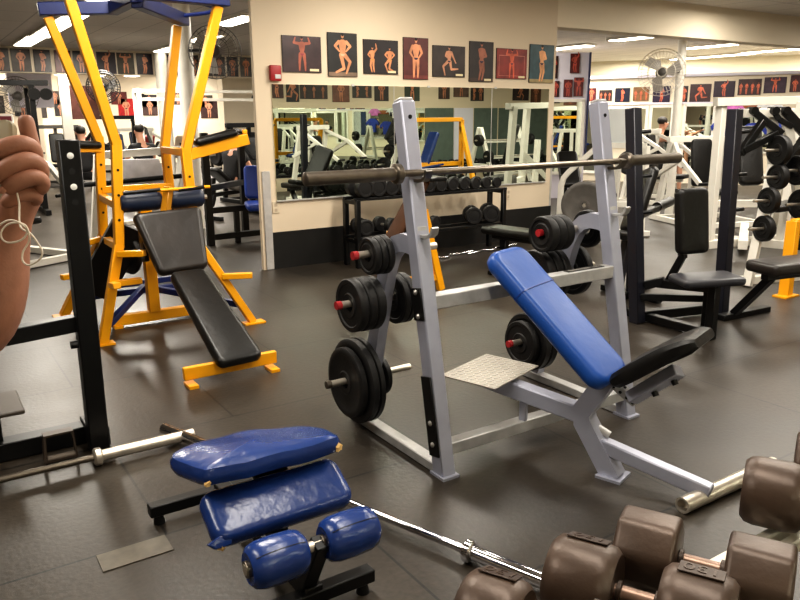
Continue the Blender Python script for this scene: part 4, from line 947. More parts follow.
def simple_bench(label, x, y, rz, mf, mp, incl=0.6, name='weight_bench'):
    T = W(x, y, rz); t = thing(name, label, 'weight bench', (x, y, 0), rz)
    sx = T((1, 0, 0)) - T((0, 0, 0))
    mb = MB(); pad_between(mb, T((0, -.55, .44)), T((0, -.1, .43)), .29, .07, sx, .025, .05); mb.build('seat', mp, t)
    mb = MB(); pad_between(mb, T((0, -.06, .45)), T((0, .3, .45 + incl)), .29, .07, sx, .025, .05); mb.build('backrest', mp, t)
    frame_part(t, 'frame', [(T((0, -.5, .38)), T((0, .3, .36))), (T((0, .3, .36)), T((0, .28, .4 + incl * .7)))], mf)
    frame_part(t, 'leg', [(T((0, -.45, .36)), T((0, -.5, .05))), (T((-.25, -.5, .03)), T((.25, -.5, .03)))], mf)
    frame_part(t, 'leg', [(T((0, .28, .36)), T((0, .4, .05))), (T((-.3, .4, .03)), T((.3, .4, .03)))], mf)
    return t
# left hall
simple_bench('white framed bench with pale panel behind the yellow tower', 2.75, 10.6, .25, M_WHITEP, mat('pale_vinyl', (214, 212, 216), .4), .45)
t = thing('smith_machine', 'white angular frame with pale panel in front of the man in black', 'exercise machine', (2.55, 9.6, 0))
frame_part(t, 'frame', [((1.95, 9.7, 1.05), (2.95, 9.5, 1.10)), ((1.95, 9.7, 1.05), (1.85, 9.9, .0)), ((2.95, 9.5, 1.1), (2.8, 9.4, .55)), ((2.8, 9.4, .55), (2.95, 9.5, .0)), ((1.9, 9.7, .6), (2.8, 9.4, .55))], M_WHITEP, .09)
mb = MB(); mb.prism([(-.32, -.18), (.32, -.2), (.24, .16), (-.2, .16)], (2.38, 9.5, .84), (1, -.2, 0), (0, 0, 1), .04, .01); mb.build('panel', mat('white_panel', (232, 230, 236), .4), t)
mb = MB(); mb.cyl((1.6, 9.45, .72), (2.85, 9.35, .78), .03, n=12); mb.build('bar', M_BLACKP, t)
t = thing('squat_rack', 'tall black rack frame at the far left behind the hand', 'exercise machine', (1.1, 13.2, 0))
for x, y in ((.35, 13.4), (1.75, 13.1)):
    frame_part(t, 'upright', [((x, y, 0), (x, y, 2.0)), ((x, y + .5, 0), (x, y + .5, 2.0)), ((x, y, 2.0), (x, y + .5, 2.0)), ((x, y - .3, .04), (x, y + .7, .04))], M_BLACKP, .08)
frame_part(t, 'top_beam', [((-.8, 13.65, 2.03), (2.0, 13.05, 2.03))], M_BLACKP, .08)
mb = MB()
for x in (1.78, 1.95): mb.lathe([(.03, -.05), (.09, -.05), (.09, .05), (.03, .05)], (x, 13.05, 1.86), (0, 1, 0), 14)
mb.build('pulley', M_BLACKP, t)
cable_tower('white cable crossover station behind the right yellow posts', 5.15, 15.2, -.05, M_WHITEP, 2.5, 2.0)
press_machine('white plate-loaded machine left of the black post, low behind the hand', .75, 8.8, .5, M_WHITEP, M_BLACKV, False, 1.25, 'white machine by the hand')
press_machine('black machine frame in the distance right of the left white column', 5.3, 12.6, .2, M_BLACKP, M_BLACKV, True, 1.35, 'distant black machine')
simple_bench('dark blue bench deep in the left hall behind the tower', 6.6, 13.4, 1.2, M_BLACKP, M_NAVYROLL, .5)
t = thing('bench_press_frame', 'black frame bench with blue seat and blue pad at the white wall corner', 'weight bench', (3.2, 8.6, 0))
mb = MB(); pad_between(mb, (3.62, 8.72, .50), (3.66, 8.82, .90), .36, .09, (.97, -.2, 0), .03, .05); mb.build('back_pad', mat('royal_blue_vinyl', (30, 62, 150), .4), t)
mb = MB(); pad_between(mb, (3.45, 8.25, .44), (3.55, 8.62, .46), .34, .08, (.97, -.2, 0), .03, .05); mb.build('seat', MATS['royal_blue_vinyl'], t)
for x, y in ((2.90, 8.55), (3.58, 9.15)):
    frame_part(t, 'upright', [((x, y, 0), (x, y, 1.32))], M_BLACKP, .08)
for sg in [((2.90, 8.55, .42), (3.75, 8.6, .42)), ((2.90, 8.55, .10), (3.8, 8.6, .10)), ((2.90, 8.55, .68), (3.58, 9.15, .68)), ((2.9, 8.55, 1.26), (3.58, 9.15, 1.26))]: frame_part(t, 'crossbeam', [sg], M_BLACKP, .07)
frame_part(t, 'leg', [((3.25, 8.58, .42), (3.25, 8.58, 0)), ((3.72, 8.6, .0), (3.72, 8.6, .42))], M_BLACKP, .06)
# dark red and white upright banner bars (locker doors) at the far left
for k in range(5):
    x = .55 + k * .42
    t = thing('locker', 'dark red locker door by the far left wall, %s from the left' % ORD[k], 'locker', (x, 21.9, 0), 0, 'red lockers at the far left')
    mb = MB(); mb.box((x, 21.9, .8), (.36, .4, 1.6), None, .01); mb.build('body', M_WHITEP, t)
    mb = MB(); mb.box((x, 21.69, .8), (.27, .02, 1.5), None, .006); d = mb.build('door', mat('dark_red_paint', (112, 32, 44), .5), t)
    mb = MB(); mb.box((x + .09, 21.675, .85), (.02, .02, .08)); mb.build('handle', M_STEEL, d)
for k in range(6):
    x = 4.0 + k * .85
    simple_bench('far pale-backed seat in a row below the far wall posters, %s from the left' % ORD[k], x, 21.6, math.pi, M_BLACKP, mat('cream_vinyl', (220, 200, 180), .5) if k % 2 else mat('red_vinyl', (150, 50, 52), .5), .55, 'weight_bench')
press_machine('far black machine left of the white cable crossover', 3.9, 17.0, .1, M_BLACKP, M_NAVYROLL, False, 1.5, 'far left machine')
press_machine('far black machine between white column and wall corner', 6.6, 16.2, -.2, M_BLACKP, M_BLACKV, True, 1.3, 'far corner machine')
press_machine('black plate machine in the middle distance behind the black squat rack', 1.2, 15.8, .3, M_BLACKP, M_BLACKV, True, 1.4, 'machine behind the squat rack')
press_machine('grey framed machine far behind the pale panel bench', 2.9, 18.6, -.1, M_GREYPL, M_BLACKV, False, 1.3, 'far grey machine')
press_machine('distant machine with dark blue pads left of the white crossover', 4.9, 19.2, .2, M_WHITEP, M_NAVYROLL, True, 1.2, 'distant blue padded machine')
for k in range(9):
    poster('tiny picture in the upper far row, %s from the left' % ORD[k], (3.1 + k * .95, 25.493, 2.02 + .08 * (k % 2)), (1, 0, 0), (0, -1, 0), .5, .4, LB[k], (190, 130, 100), ['front'], 'tiny pictures of the upper far row', simple=True)
# right hall
t = thing('white_arch_machine', 'white arched frame machine with large grey disc behind the right upright', 'exercise machine', (7.3, 6.6, 0))
mb = MB(); mb.rsweep([(7.08, 6.96, 0), (7.08, 6.95, .60), (7.09, 6.92, .70), (7.12, 6.86, .78), (7.28, 6.58, 1.08), (7.36, 6.45, 1.12), (7.60, 6.05, 1.12)], .065, .065, (.85, .5, 0)); mb.build('arch', M_WHITEP, t)
frame_part(t, 'base', [((7.08, 6.96, .04), (7.65, 5.95, .04)), ((7.05, 6.3, .04), (7.9, 6.75, .04)), ((7.08, 6.95, .36), (7.55, 6.1, .40)), ((7.6, 6.05, 0), (7.6, 6.05, 1.12)), ((7.9, 6.75, .04), (7.75, 6.6, .9))], M_WHITEP, .065)
frame_part(t, 'horn_post', [((7.0, 6.42, .449), (7.3, 6.75, .42)), ((7.0, 6.42, .45), (7.05, 6.3, 0))], M_WHITEP, .055)
mb = MB(); mb.cyl((6.62, 6.11, .449), (7.02, 6.44, .449), .022, n=12); mb.build('plate_horn', M_STEEL, t)
mb = MB(); pad_between(mb, (7.25, 6.35, .50), (7.6, 6.75, .56), .3, .08, (.75, -.65, 0), .03, .05); mb.build('seat', M_BLACKV, t)
mb = MB(); pad_between(mb, (7.42, 7.10, .55), (7.56, 7.35, 1.0), .28, .09, (.87, -.5, 0), .03, .05); mb.build('back_pad', M_BLACKV, t)
frame_part(t, 'back_support', [((7.5, 7.3, .9), (7.55, 7.35, 0)), ((7.5, 7.3, .4), (7.5, 6.7, .4))], M_BLACKP, .06)
for x, y, z, R, m, lab in ((6.70, 6.18, .449, .275, M_GREYPL, 'large grey disc on the white arched machine, beside the silver upright'), (6.86, 6.31, .449, .20, M_IRON, 'dark disc on the white arched machine behind the grey disc')):
    o = plate_mesh(R, .05, m); o.location = (x, y, z); o.rotation_euler = (0, 0, rad(39.5)); setp(o, lab, 'weight plate', 'discs on the white arched machine')
press_machine('white pressing machine behind the black shoulder press posts', 9.3, 6.3, -.35, M_WHITEP, M_BLACKV, False, 1.15, 'white pressing machine')
press_machine('white plate-loaded row machine in front of the right white column', 10.9, 8.3, .3, M_WHITEP, M_BLACKV, True, 1.2, 'white row machine')
t = thing('lat_machine', 'tall white frame machine with black arms and long black back pad at right', 'exercise machine', (8.2, 5.0, 0))
frame_part(t, 'upright', [((7.55, 5.05, 0), (7.62, 5.1, 1.62)), ((8.25, 4.6, 0), (8.35, 4.6, 1.62))], M_WHITEP, .09)
frame_part(t, 'top_beam', [((7.5, 5.1, 1.62), (9.6, 4.3, 1.66))], M_WHITEP, .09)
frame_part(t, 'base', [((7.3, 5.1, .04), (9.4, 4.6, .04)), ((7.5, 4.6, .1), (8.8, 5.4, .1)), ((7.9, 5.5, .04), (8.3, 4.2, .04))], M_WHITEP, .1)
frame_part(t, 'brace', [((7.6, 5.1, .5), (8.3, 4.6, .5)), ((8.3, 4.6, .9), (8.9, 5.1, .1)), ((8.6, 4.55, 0), (8.7, 4.5, 1.1))], M_WHITEP, .08)
mb = MB(); pad_between(mb, (7.78, 4.75, .72), (7.86, 4.9, 1.36), .26, .10, (.8, -.6, 0), .035, .06); mb.build('back_pad', M_BLACKV, t)
mb = MB(); pad_between(mb, (7.7, 4.5, .5), (8.15, 4.4, .52), .3, .08, (.2, .97, 0), .03, .05); mb.build('seat', M_BLACKV, t)
# black lever arm chest press with plates at the right edge
t = thing('lever_press', 'black lever press arms on a white frame at the right edge', 'exercise machine', (6.4, 3.7, 0))
frame_part(t, 'lever_arm', [((6.28, 3.90, 1.52), (6.475, 3.717, 1.32)), ((6.346, 3.825, 1.43), (6.14, 3.884, 1.15)), ((6.16, 3.87, 1.18), (6.44, 3.74, 1.325))], M_BLACKP, .06)
frame_part(t, 'lever_arm', [((6.435, 3.80, 1.52), (6.47, 3.75, 1.44)), ((6.47, 3.75, 1.44), (6.56, 3.68, 1.38))], M_BLACKP, .045)
frame_part(t, 'lever_arm', [((6.517, 3.746, 1.52), (6.68, 3.60, 1.30)), ((6.68, 3.6, 1.30), (6.45, 3.68, .95))], M_BLACKP, .08)
for x, y in ((6.28, 3.90), (6.435, 3.80), (6.517, 3.746)):
    mb = MB(); mb.cyl((x - .03, y - .05, 1.52), (x + .03, y + .05, 1.52), .035, n=14); mb.build('pivot', M_BLACKP, t)
frame_part(t, 'white_post', [((6.10, 3.66, 0), (6.45, 3.75, 1.05)), ((6.45, 3.75, 1.05), (6.52, 3.85, 1.5)), ((6.0, 3.8, .03), (6.9, 3.5, .03)), ((6.85, 3.5, .03), (6.55, 3.75, 1.5)), ((6.25, 3.95, 1.5), (6.62, 3.72, 1.5))], M_WHITEP, .075)
PT = [((6.20, 3.62, .516), .115, 'lowest black plate on the white post beside the flat bench'), ((6.26, 3.64, .756), .115, 'second lowest black plate on the white post'), ((6.40, 3.68, 1.183), .13, 'black plate on the lever arm at the top right'), ((6.36, 3.64, .955), .11, 'black plate under the lever arms, left of the edge column'),
      ((6.52, 3.56, 1.01), .13, 'black plate at the right edge, uppermost of the column'), ((6.51, 3.49, .72), .13, 'black plate at the right edge, second of the column'), ((6.48, 3.43, .44), .12, 'black plate at the right edge, lowest of the column')]
for c, R, lab in PT:
    p = V(c); mb = MB(); mb.cyl(p + V((-.15, .05, 0)), p + V((.12, -.03, 0)), .014, n=10); mb.build('plate_horn', M_STEEL, t)
    o = plate_mesh(R, .06); o.location = p; o.rotation_euler = (0, 0, rad(-18)); setp(o, lab, 'weight plate', 'plates on the lever press')
# small red object etc. on the diagonal wall: coloured clothing on hangers
for k, (s, z, rgb, lab) in enumerate(((3.52, 1.25, (40, 60, 150), 'blue shirt hanging on the diagonal wall, first from the left'), (4.1, 1.15, (36, 54, 140), 'blue shirt hanging on the diagonal wall, second from the left'), (4.68, 1.2, (60, 80, 170), 'pale blue shirt hanging on the diagonal wall, third'), (3.62, 1.60, (206, 120, 190), 'pink shirt hanging at the top of the diagonal wall'), (4.35, 1.62, (226, 228, 236), 'white shirt hanging at the top of the diagonal wall'), (3.98, 1.62, (150, 84, 40), 'orange and brown sign panel on the diagonal wall'))):
    mb = MB(); c = onr(s, z, .06)
    if k == 5: mb.prism([(-.2, -.07), (.2, -.07), (.2, .07), (-.2, .07)], c, RD, (0, 0, 1), .02, .004); o = mb.build('sign_panel', pm(rgb, .6)); setp(o, lab, 'sign')
    else:
        h = .36 if k < 3 else .1
        mb.prism([(-.13, -h), (.13, -h), (.14, .02), (.24, -.12 if k < 3 else -.02), (.28, -.02), (.14, .13), (.05, .15), (-.05, .15), (-.14, .13), (-.28, -.02), (-.24, -.12 if k < 3 else -.02), (-.14, .02)], c, RD, (0, 0, 1), .03, .008)
        o = mb.build('shirt', pm(rgb, .8)); setp(o, lab, 'shirt', 'shirts on the diagonal wall')
t = thing('white_sign', 'white glowing sign with grey lettering at the right edge', 'sign', onr(5.35, 1.72, .03))
mb = MB(); mb.box(onr(5.4, 1.72, .03), (1.0, .03, .28), RM, .005); mb.build('board', mat('white_sign_board', (250, 248, 244), .5), t)
text_obj('p3', 'lettering', mat('grey_ink', (150, 150, 160), .6), onr(4.98, 1.78, .047), RD, (0, 0, 1), .13, t)
# ---------------------------------------------------------------- people
def skin_mesh(name, chains, m, parent=None, levels=2):
    """chains: lists of (point, radius or (rx, ry)); first point of each new chain is a root; a point given as ('@', i, j) reuses point j of chain i"""
    vs, es, rr, roots, idx = [], [], [], [], {}
    for ci, ch in enumerate(chains):
        prev = None
        for j, e in enumerate(ch):
            if e[0] == '@': k = idx[(e[1], e[2])]
            else:
                vs.append(tuple(e[0])); rr.append(e[1] if isinstance(e[1], tuple) else (e[1], e[1])); k = len(vs) - 1
                if prev is None: roots.append(k)
            idx[(ci, j)] = k
            if prev is not None: es.append((prev, k))
            prev = k
    me = bpy.data.meshes.new(name); me.from_pydata(vs, es, [])
    o = bpy.data.objects.new(name, me); COL.objects.link(o); me.materials.append(m)
    md = o.modifiers.new('skin', 'SKIN'); md.use_smooth_shade = True; md.branch_smoothing = .6
    if not me.skin_vertices: 
        bpy.context.view_layer.objects.active = o
    sv = me.skin_vertices[0].data
    for k, r in enumerate(rr): sv[k].radius = r; sv[k].use_root = k in roots
    s = o.modifiers.new('subsurf', 'SUBSURF'); s.levels = levels; s.render_levels = levels
    # freeze the grown surface into a plain mesh
    dg = bpy.context.evaluated_depsgraph_get(); ev = o.evaluated_get(dg)
    nm = bpy.data.meshes.new_from_object(ev); o.modifiers.clear(); o.data = nm
    for p in nm.polygons: p.use_smooth = True
    if not nm.materials: nm.materials.append(m)
    if parent is not None: o.parent = parent; o.matrix_parent_inverse = PINV(parent)
    return o
def ell(mb, c, r, rot=None, sub=3):
    m = Matrix.Translation(V(c)) @ (rot.to_4x4() if rot else Matrix.Identity(4)) @ Matrix.Diagonal((*r, 1))
    bmesh.ops.create_icosphere(mb.bm, subdivisions=sub, radius=1, matrix=m); return mb
def person(label, J, m_skin, m_shirt, m_legs, sleeve=True, shorts=False, fwd=(0, -1, 0), extra=(), tank=False, base=None):
    """J: joint name -> point. Facing fwd. One continuous skinned body; clothing, hair and shoes are parts."""
    t = thing('person', label, 'person', base or (J['pelvis'].x, J['pelvis'].y, 0))
    f = V(fwd).normalized(); side = f.cross(V((0, 0, 1))).normalized()
    hd = J['head']
    spine = [(J['pelvis'], (.145, .11)), (J['waist'], (.13, .095)), (J['chest'], (.155, .11)), (J['neck'], .055), (hd - V((0, 0, .05)) + f * .01, (.066, .075)), (hd + V((0, 0, .03)), (.076, .092)), (hd + V((0, 0, .10)), (.058, .07))]
    ch = [spine]
    for s in 'LR':
        a = [('@', 0, 2), (J['sh' + s], .06), (J['sh' + s].lerp(J['el' + s], .45), .05), (J['el' + s], .04), (J['el' + s].lerp(J['wr' + s], .38), .046 if s + 'hand' in J else .041), (J['wr' + s], .024)]
        d = (J['wr' + s] - J['el' + s]).normalized()
        if s + 'hand' not in J: a += [(J['wr' + s] + d * .05, (.036, .02)), (J['wr' + s] + d * .09, (.036, .018))]
        else: a += J[s + 'hand']
        ch.append(a)
        ch.append([('@', 0, 0), (J['hip' + s], .085), (J['hip' + s].lerp(J['kn' + s], .5), .074), (J['kn' + s], .056), (J['kn' + s].lerp(J['an' + s], .3), .056), (J['an' + s], .036)])
        if s + 'hand' not in J:  # five short finger chains
            p = J['wr' + s] + d * .085; q = d.cross(V((0, 0, 1)) if abs(d.z) < .9 else f).normalized()
            for k, l in enumerate((.06, .075, .07, .05)):
                o = q * (k - 1.5) * .021; ch.append([(p + o - d * .02, .009), (p + o + d * l * .5, .0085), (p + o * 1.05 + d * l - f * 0 + d.cross(q) * .02, .007)])
            ch.append([(J['wr' + s] + d * .03 - q * .02, .012), (J['wr' + s] + d * .065 - q * .05, .010), (J['wr' + s] + d * .095 - q * .055, .008)])
    ch += list(extra)
    body = skin_mesh('body', ch, m_skin, t)
    # face
    mb = MB(); ell(mb, hd + f * .098 + V((0, 0, -.005)), (.014, .016, .024), None, 2)
    for s in (-1, 1): ell(mb, hd + side * s * .079 + V((0, 0, .0)), (.012, .02, .03), None, 2)
    mb.build('nose_and_ears', m_skin, t)
    mb = MB()
    for s in (-1, 1): ell(mb, hd + f * .083 + side * s * .032 + V((0, 0, .022)), (.012, .012, .009), None, 2)
    mb.build('eye', M_CLOTHW, t)
    mb = MB()
    for s in (-1, 1): ell(mb, hd + f * .092 + side * s * .032 + V((0, 0, .022)), (.006, .006, .006), None, 2)
    mb.build('pupil', M_HAIR, t)
    mb = MB(); ell(mb, hd + f * .085 + V((0, 0, -.048)), (.024, .02, .007), None, 2); mb.build('mouth', mat('lip', (140, 74, 66), .5), t)
    mb = MB(); ell(mb, hd - f * .016 + V((0, 0, .062)), (.086, .098, .082)); mb.build('hair', M_HAIR, t)
    # clothes: the same skeleton, a little larger
    g = .022
    sh = [[(J['pelvis'] + V((0, 0, .0)), (.155 + g, .12 + g)), (J['waist'], (.135 + g, .10 + g)), (J['chest'], (.16 + g, .115 + g)), (J['neck'] - V((0, 0, .045)), .085)]]
    for s in 'LR':
        if sleeve: sh.append([('@', 0, 2), (J['sh' + s] + V((0, 0, .01)), .085 + g * .5), (J['sh' + s].lerp(J['el' + s], .6), .058 + g)])
        else: sh.append([('@', 0, 2), (J['sh' + s].lerp(J['chest'], .2) + V((0, 0, .01)), .082)])
    skin_mesh('shirt', sh, m_shirt, t)
    lg = [[(J['pelvis'] + V((0, 0, .03)), (.15 + g, .115 + g)), (J['pelvis'] - V((0, 0, .05)), (.14 + g, .11 + g))]]
    for s in 'LR':
        c = [('@', 0, 1), (J['hip' + s], .09 + g), (J['hip' + s].lerp(J['kn' + s], .5), .08 + g)]
        c += [(J['hip' + s].lerp(J['kn' + s], .85), .07 + g)] if shorts else [(J['kn' + s], .062 + g), (J['kn' + s].lerp(J['an' + s], .4), .06 + g), (J['an' + s] + V((0, 0, .02)), .05 + g)]
        lg.append(c)
    skin_mesh('shorts' if shorts else 'trousers', lg, m_legs, t)
    for s in 'LR':
        a = J['an' + s]; z = a.z - .075
        mb = MB(); d2 = V((f.x, f.y, 0)).normalized()
        mb.prism([(-.07, -.035), (.05, -.04), (.15, -.045), (.18, -.02), (.18, .02), (.15, .042), (.05, .036), (-.07, .033)], a + V((0, 0, -.045)), d2, V((0, 0, 1)).cross(d2), .055, .016, 3); mb.build('shoe', M_CLOTHB, t)
    return t
# person with the raised phone at the left edge
HC = V((.120, 1.075, 1.441)); HR = V((.8355, -.5494, -.0066)); HU = V((.1388, .1994, .9700)); HT = V((-.5316, -.8114, .2428))
def hx(a, b, w): return HC + HR * ((a - 20) * .00129) + HU * ((165 - b) * .00129) + HT * w
el = hx(-30, 348, -.03)
J = dict(pelvis=V((-.42, 1.42, .92)), waist=V((-.42, 1.42, 1.10)), chest=V((-.42, 1.42, 1.29)), neck=V((-.42, 1.40, 1.46)), head=V((-.42, 1.38, 1.60)),
         shL=V((-.23, 1.30, 1.37)), elL=el, wrL=hx(7, 224, -.012), shR=V((-.60, 1.53, 1.37)), elR=V((-.68, 1.56, 1.10)), wrR=V((-.66, 1.44, .88)),
         hipL=V((-.33, 1.38, .86)), knL=V((-.32, 1.36, .48)), anL=V((-.32, 1.39, .075)), hipR=V((-.51, 1.47, .86)), knR=V((-.53, 1.46, .48)), anR=V((-.54, 1.49, .075)))
J['Lhand'] = [(hx(13, 208, -.008), (.032, .024)), (hx(22, 190, -.012), (.040, .022)), (hx(28, 166, -.016), (.034, .018))]
def R_(*r): return r
fing = [
 [(hx(28, 172, -.008), .0125), (hx(36, 149, .004), .0138), (hx(30, 145, .018), .0138), (hx(17, 152, .029), .0132), (hx(8, 158, .032), .0124), (hx(0, 164, .028), .0104)],
 [(hx(34, 184, -.006), .0125), (hx(43, 166, .006), .0138), (hx(37, 161, .022), .0140), (hx(23, 171, .034), .0132), (hx(15, 178, .036), .0120), (hx(8, 186, .032), .0100)],
 [(hx(34, 194, -.006), .012), (hx(46, 181, .004), .0130), (hx(41, 177, .019), .0134), (hx(29, 185, .030), .0122), (hx(23, 190, .032), .0115), (hx(17, 195, .029), .0096)],
 [(hx(30, 203, -.006), .011), (hx(38, 196, .000), .0108), (hx(33, 194, .013), .0108), (hx(25, 198, .022), .0104), (hx(17, 203, .020), .0095), (hx(10, 206, .015), .008)],
 [(hx(24, 186, -.022), .016), (hx(27, 162, -.018), .0145), (hx(27, 143, -.012), .0118), (hx(25, 130, -.008), .0108), (hx(23, 120, -.007), .0115), (hx(22, 113, -.007), .0085)],
]
ppl = person('person at the left edge with raised hand holding a pale phone', J, M_SKIN, M_CLOTHB, M_CLOTHG, True, False, (.45, -.89, 0), fing)
def nail(a, b, w, r, d):
    mb = MB(); ell(mb, hx(a, b, w), r, Matrix((HR * d[0] + HU * d[1], -HR * d[1] + HU * d[0], HT)).transposed(), 2); return mb.build('fingernail', M_NAIL, ppl)
nail(10.5, 184.5, .0425, (.0062, .005, .0022), (-.75, -.66)); nail(19, 194, .0385, (.006, .0048, .0022), (-.8, -.6)); nail(2.5, 163, .0385, (.006, .005, .002), (-.85, -.5))
t = thing('phone', 'pale phone gripped in the raised hand at the left edge', 'phone', hx(0, 160, 0))
mb = MB(); mb.prism(rrect(.068, .138, .009), hx(-8.5, 175, .004), HR * 1.0 + HT * .1, HU, .009, .003, 2); mb.build('case', M_PHONE, t)
mb = MB(); mb.prism(rrect(.060, .125, .006), hx(-8.5, 175, -.001) , HR * 1.0 + HT * .1, HU, .001); mb.build('screen', M_BLACKP, t)
mb = MB(); mb.prism(rrect(.012, .012, .005), hx(-22, 128, .0088), HR * 1.0 + HT * .1, HU, .0012); mb.build('camera_lens', M_BLACKP, t)
# white earphone cable with a loop
pts = [(29, 196, .012), (31, 206, .012), (32, 216, .014), (33, 224, .016), (36, 231, .018), (44, 236, .016), (50, 245, .014), (54, 252, .014), (53, 259, .014), (47, 264, .014), (40, 266, .013), (35, 262, .013), (35, 254, .013), (40, 245, .013), (44, 239, .020), (43, 230, .024), (38, 226.5, .024), (30, 226, .024), (22, 229, .022), (17.5, 235, .021), (18, 241, .02), (23, 244.5, .02), (31, 244, .02), (38, 241, .02), (42.5, 234, .021), (40, 228, .027), (32, 224, .03), (24, 226, .031), (16, 233, .03), (8, 246, .03), (4.5, 260, .03), (6, 275, .03), (12, 290, .03), (15.5, 303, .03), (14, 318, .03), (8, 332, .03), (-3, 346, .03), (-20, 360, .03)]
def smooth(P, n=5):
    out = []
    for i in range(len(P) - 1):
        p0, p1, p2, p3 = P[max(i - 1, 0)], P[i], P[i + 1], P[min(i + 2, len(P) - 1)]
        for k in range(n):
            u = k / n
            out.append(.5 * ((2 * p1) + (p2 - p0) * u + (2 * p0 - 5 * p1 + 4 * p2 - p3) * u * u + (3 * p1 - p0 - 3 * p2 + p3) * u ** 3))
    return out + [P[-1]]
mb = MB(); mb.sweep(smooth([hx(a, b, c + .018) for a, b, c in pts]), .0012, 8)
setp(mb.build('earphone_cable', M_WCABLE), 'thin white earphone cable hanging in a loop from the hand', 'cable')

def seated(x, y, rz, up=0., lean=0., seat=.45, arms='knee'):
    T = W(x, y, rz); b = seat + .1; l = lean
    J = dict(pelvis=T((0, 0, b)), waist=T((0, -.03 - l * .3, b + .19)), chest=T((0, -.04 - l * .7, b + .38)), neck=T((0, -.06 - l, b + .54)), head=T((0, -.09 - l * 1.15, b + .69)))
    for s, n in ((-1, 'L'), (1, 'R')):
        J['sh' + n] = T((s * .19, -.04 - l * .8, b + .44)); J['hip' + n] = T((s * .10, -.05, b - .02)); J['kn' + n] = T((s * .17, -.46, b - .01)); J['an' + n] = T((s * .19, -.48, .075))
        if arms == 'knee': J['el' + n] = T((s * .26, -.16 - l * .7, b + .2)); J['wr' + n] = T((s * .16, -.38 - l * .4, b + .12))
        else: J['el' + n] = T((s * .30, -.2 - l, b + .36)); J['wr' + n] = T((s * .26, -.44 - l, b + .45))
    return J, T
Jm, T = seated(3.52, 13.5, math.pi + .25, lean=.08, seat=.46)
f = T((0, -1, 0)) - T((0, 0, 0))
person('man in a black shirt seated with his back turned in the left hall', Jm, M_SKIN2, M_CLOTHB, M_CLOTHB, True, False, f)
simple_bench('dark bench under the seated man in black', 3.52, 13.6, .25, M_BLACKP, M_BLACKV, .3)
Jm, T = seated(2.55, 13.9, math.pi - .2, lean=.12, seat=.44)
f = T((0, -1, 0)) - T((0, 0, 0))
person('dark clothed person bent forward between the two left yellow posts', Jm, M_SKIN2, M_CLOTHB, M_CLOTHB, True, False, f)
Jm, T = seated(4.05, 10.9, 1.9, lean=.1, seat=.40)
f = T((0, -1, 0)) - T((0, 0, 0))
person('man in grey shorts seated behind the right yellow arm pad', Jm, M_SKIN2, M_CLOTHB, M_CLOTHG, True, True, f)
simple_bench('dark bench under the seated man in grey shorts', 4.05, 10.95, 1.9, M_BLACKP, M_BLACKV, .3)
# man reaching out, right hall
Jm, T = seated(11.95, 9.35, 1.1, lean=.05, seat=.52, arms='out')
f = T((0, -1, 0)) - T((0, 0, 0))
person('man in a grey tank top with arms stretched out beside the right column', Jm, M_SKIN2, M_CLOTHG, M_CLOTHB, False, True, f)
simple_bench('dark bench under the man in the grey tank top', 11.95, 9.4, 1.1, M_BLACKP, M_BLACKV, .3)
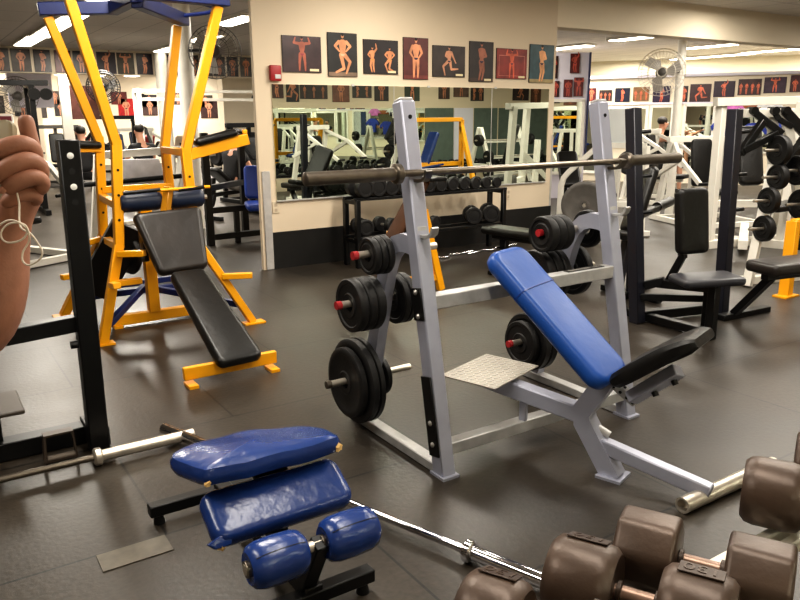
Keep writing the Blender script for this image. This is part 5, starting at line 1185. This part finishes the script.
# ---------------------------------------------------------------- things behind the camera that the wall mirror shows
t = thing('barbell_rack', 'white A-frame rack of fixed barbells reflected in the wall mirror', 'barbell rack', (10.2, 1.7, 0))
for x in (9.75, 10.75):
    frame_part(t, 'upright', [((x, 2.25, 0), (x, 1.75, 1.25)), ((x, 1.3, 0), (x, 1.7, 1.25)), ((x, 1.5, .5), (x, 2.05, .5))], M_WHITEP, .07)
for z in (.35, .66, .97):
    y = 2.25 - .4 * z + .10
    frame_part(t, 'cradle', [((9.72, y, z), (10.78, y, z))], M_WHITEP, .03)
for k, (z, dx) in enumerate(((.39, 0), (.70, .1), (1.01, -.05))):
    y = 2.25 - .4 * (z - .04) + .14; b = thing('fixed_barbell', 'fixed barbell on the reflected white A-frame, %s tier' % ('lowest', 'middle', 'top')[k], 'barbell', (10.25, y, z), 0, 'fixed barbells in the mirror')
    mb = MB(); mb.cyl((9.45 + dx, y, z), (11.05 + dx, y, z), .015, n=12); mb.build('shaft', M_STEEL, b)
    for x in (9.55 + dx, 10.9 + dx):
        mb = MB(); mb.lathe([(.03, -.05), (.11, -.05), (.115, -.03), (.115, .03), (.11, .05), (.03, .05)], (x, y, z), (1, 0, 0), 24); mb.build('weight', M_IRON, b)
t = thing('yellow_power_rack', 'yellow square frame with blue pad reflected in the wall mirror', 'exercise machine', (8.3, 2.5, 0))
for x in (7.5, 8.75):
    frame_part(t, 'upright', [((x, 2.4, 0), (x, 2.4, 1.42)), ((x, 2.9, 0), (x - .0, 2.4, 1.3))], M_YELLOW, .075)
frame_part(t, 'top_beam', [((7.5, 2.4, 1.42), (8.75, 2.4, 1.42)), ((7.5, 2.4, .62), (8.75, 2.4, .62))], M_YELLOW, .075)
mb = MB(); pad_between(mb, (7.95, 2.3, .6), (8.2, 2.3, 1.2), .28, .08, (0, 1, 0), .03, .05); mb.build('back_pad', M_NAVY, t)
mb = MB(); pad_between(mb, (7.75, 2.3, .56), (8.35, 2.3, .62), .28, .08, (0, 1, 0), .03, .05); mb.build('seat', M_NAVY, t)
t = thing('dumbbell_rack', 'low black dumbbell rack along the wall behind the camera', 'dumbbell rack', (9, .2, 0))
for y in (.0, .28): frame_part(t, 'shelf_rail', [((5.6, y, .36), (13.4, y, .36))], M_BLACKP, .05)
for x in (5.7, 8.2, 10.8, 13.3): frame_part(t, 'leg', [((x, 0, 0), (x, 0, .35)), ((x, .28, 0), (x, .28, .35))], M_BLACKP, .05)
for k in range(22):
    b = make_db(.075, .075, .13, M_IRON); b.location = (5.9 + k * .34, .14, .46)
    setp(b, 'black dumbbell with bright handle on the low reflected rack, number %d counted from the wall corner' % (k + 1), 'dumbbell', 'dumbbells on the low reflected rack')
    b['label'] = 'black dumbbell with bright handle in the reflected row along the mirror bottom'
press_machine('white lever machine reflected in the wall mirror, left part', 6.4, 1.5, 2.6, M_WHITEP, M_BLACKV, False, 1.3, 'reflected white machine')
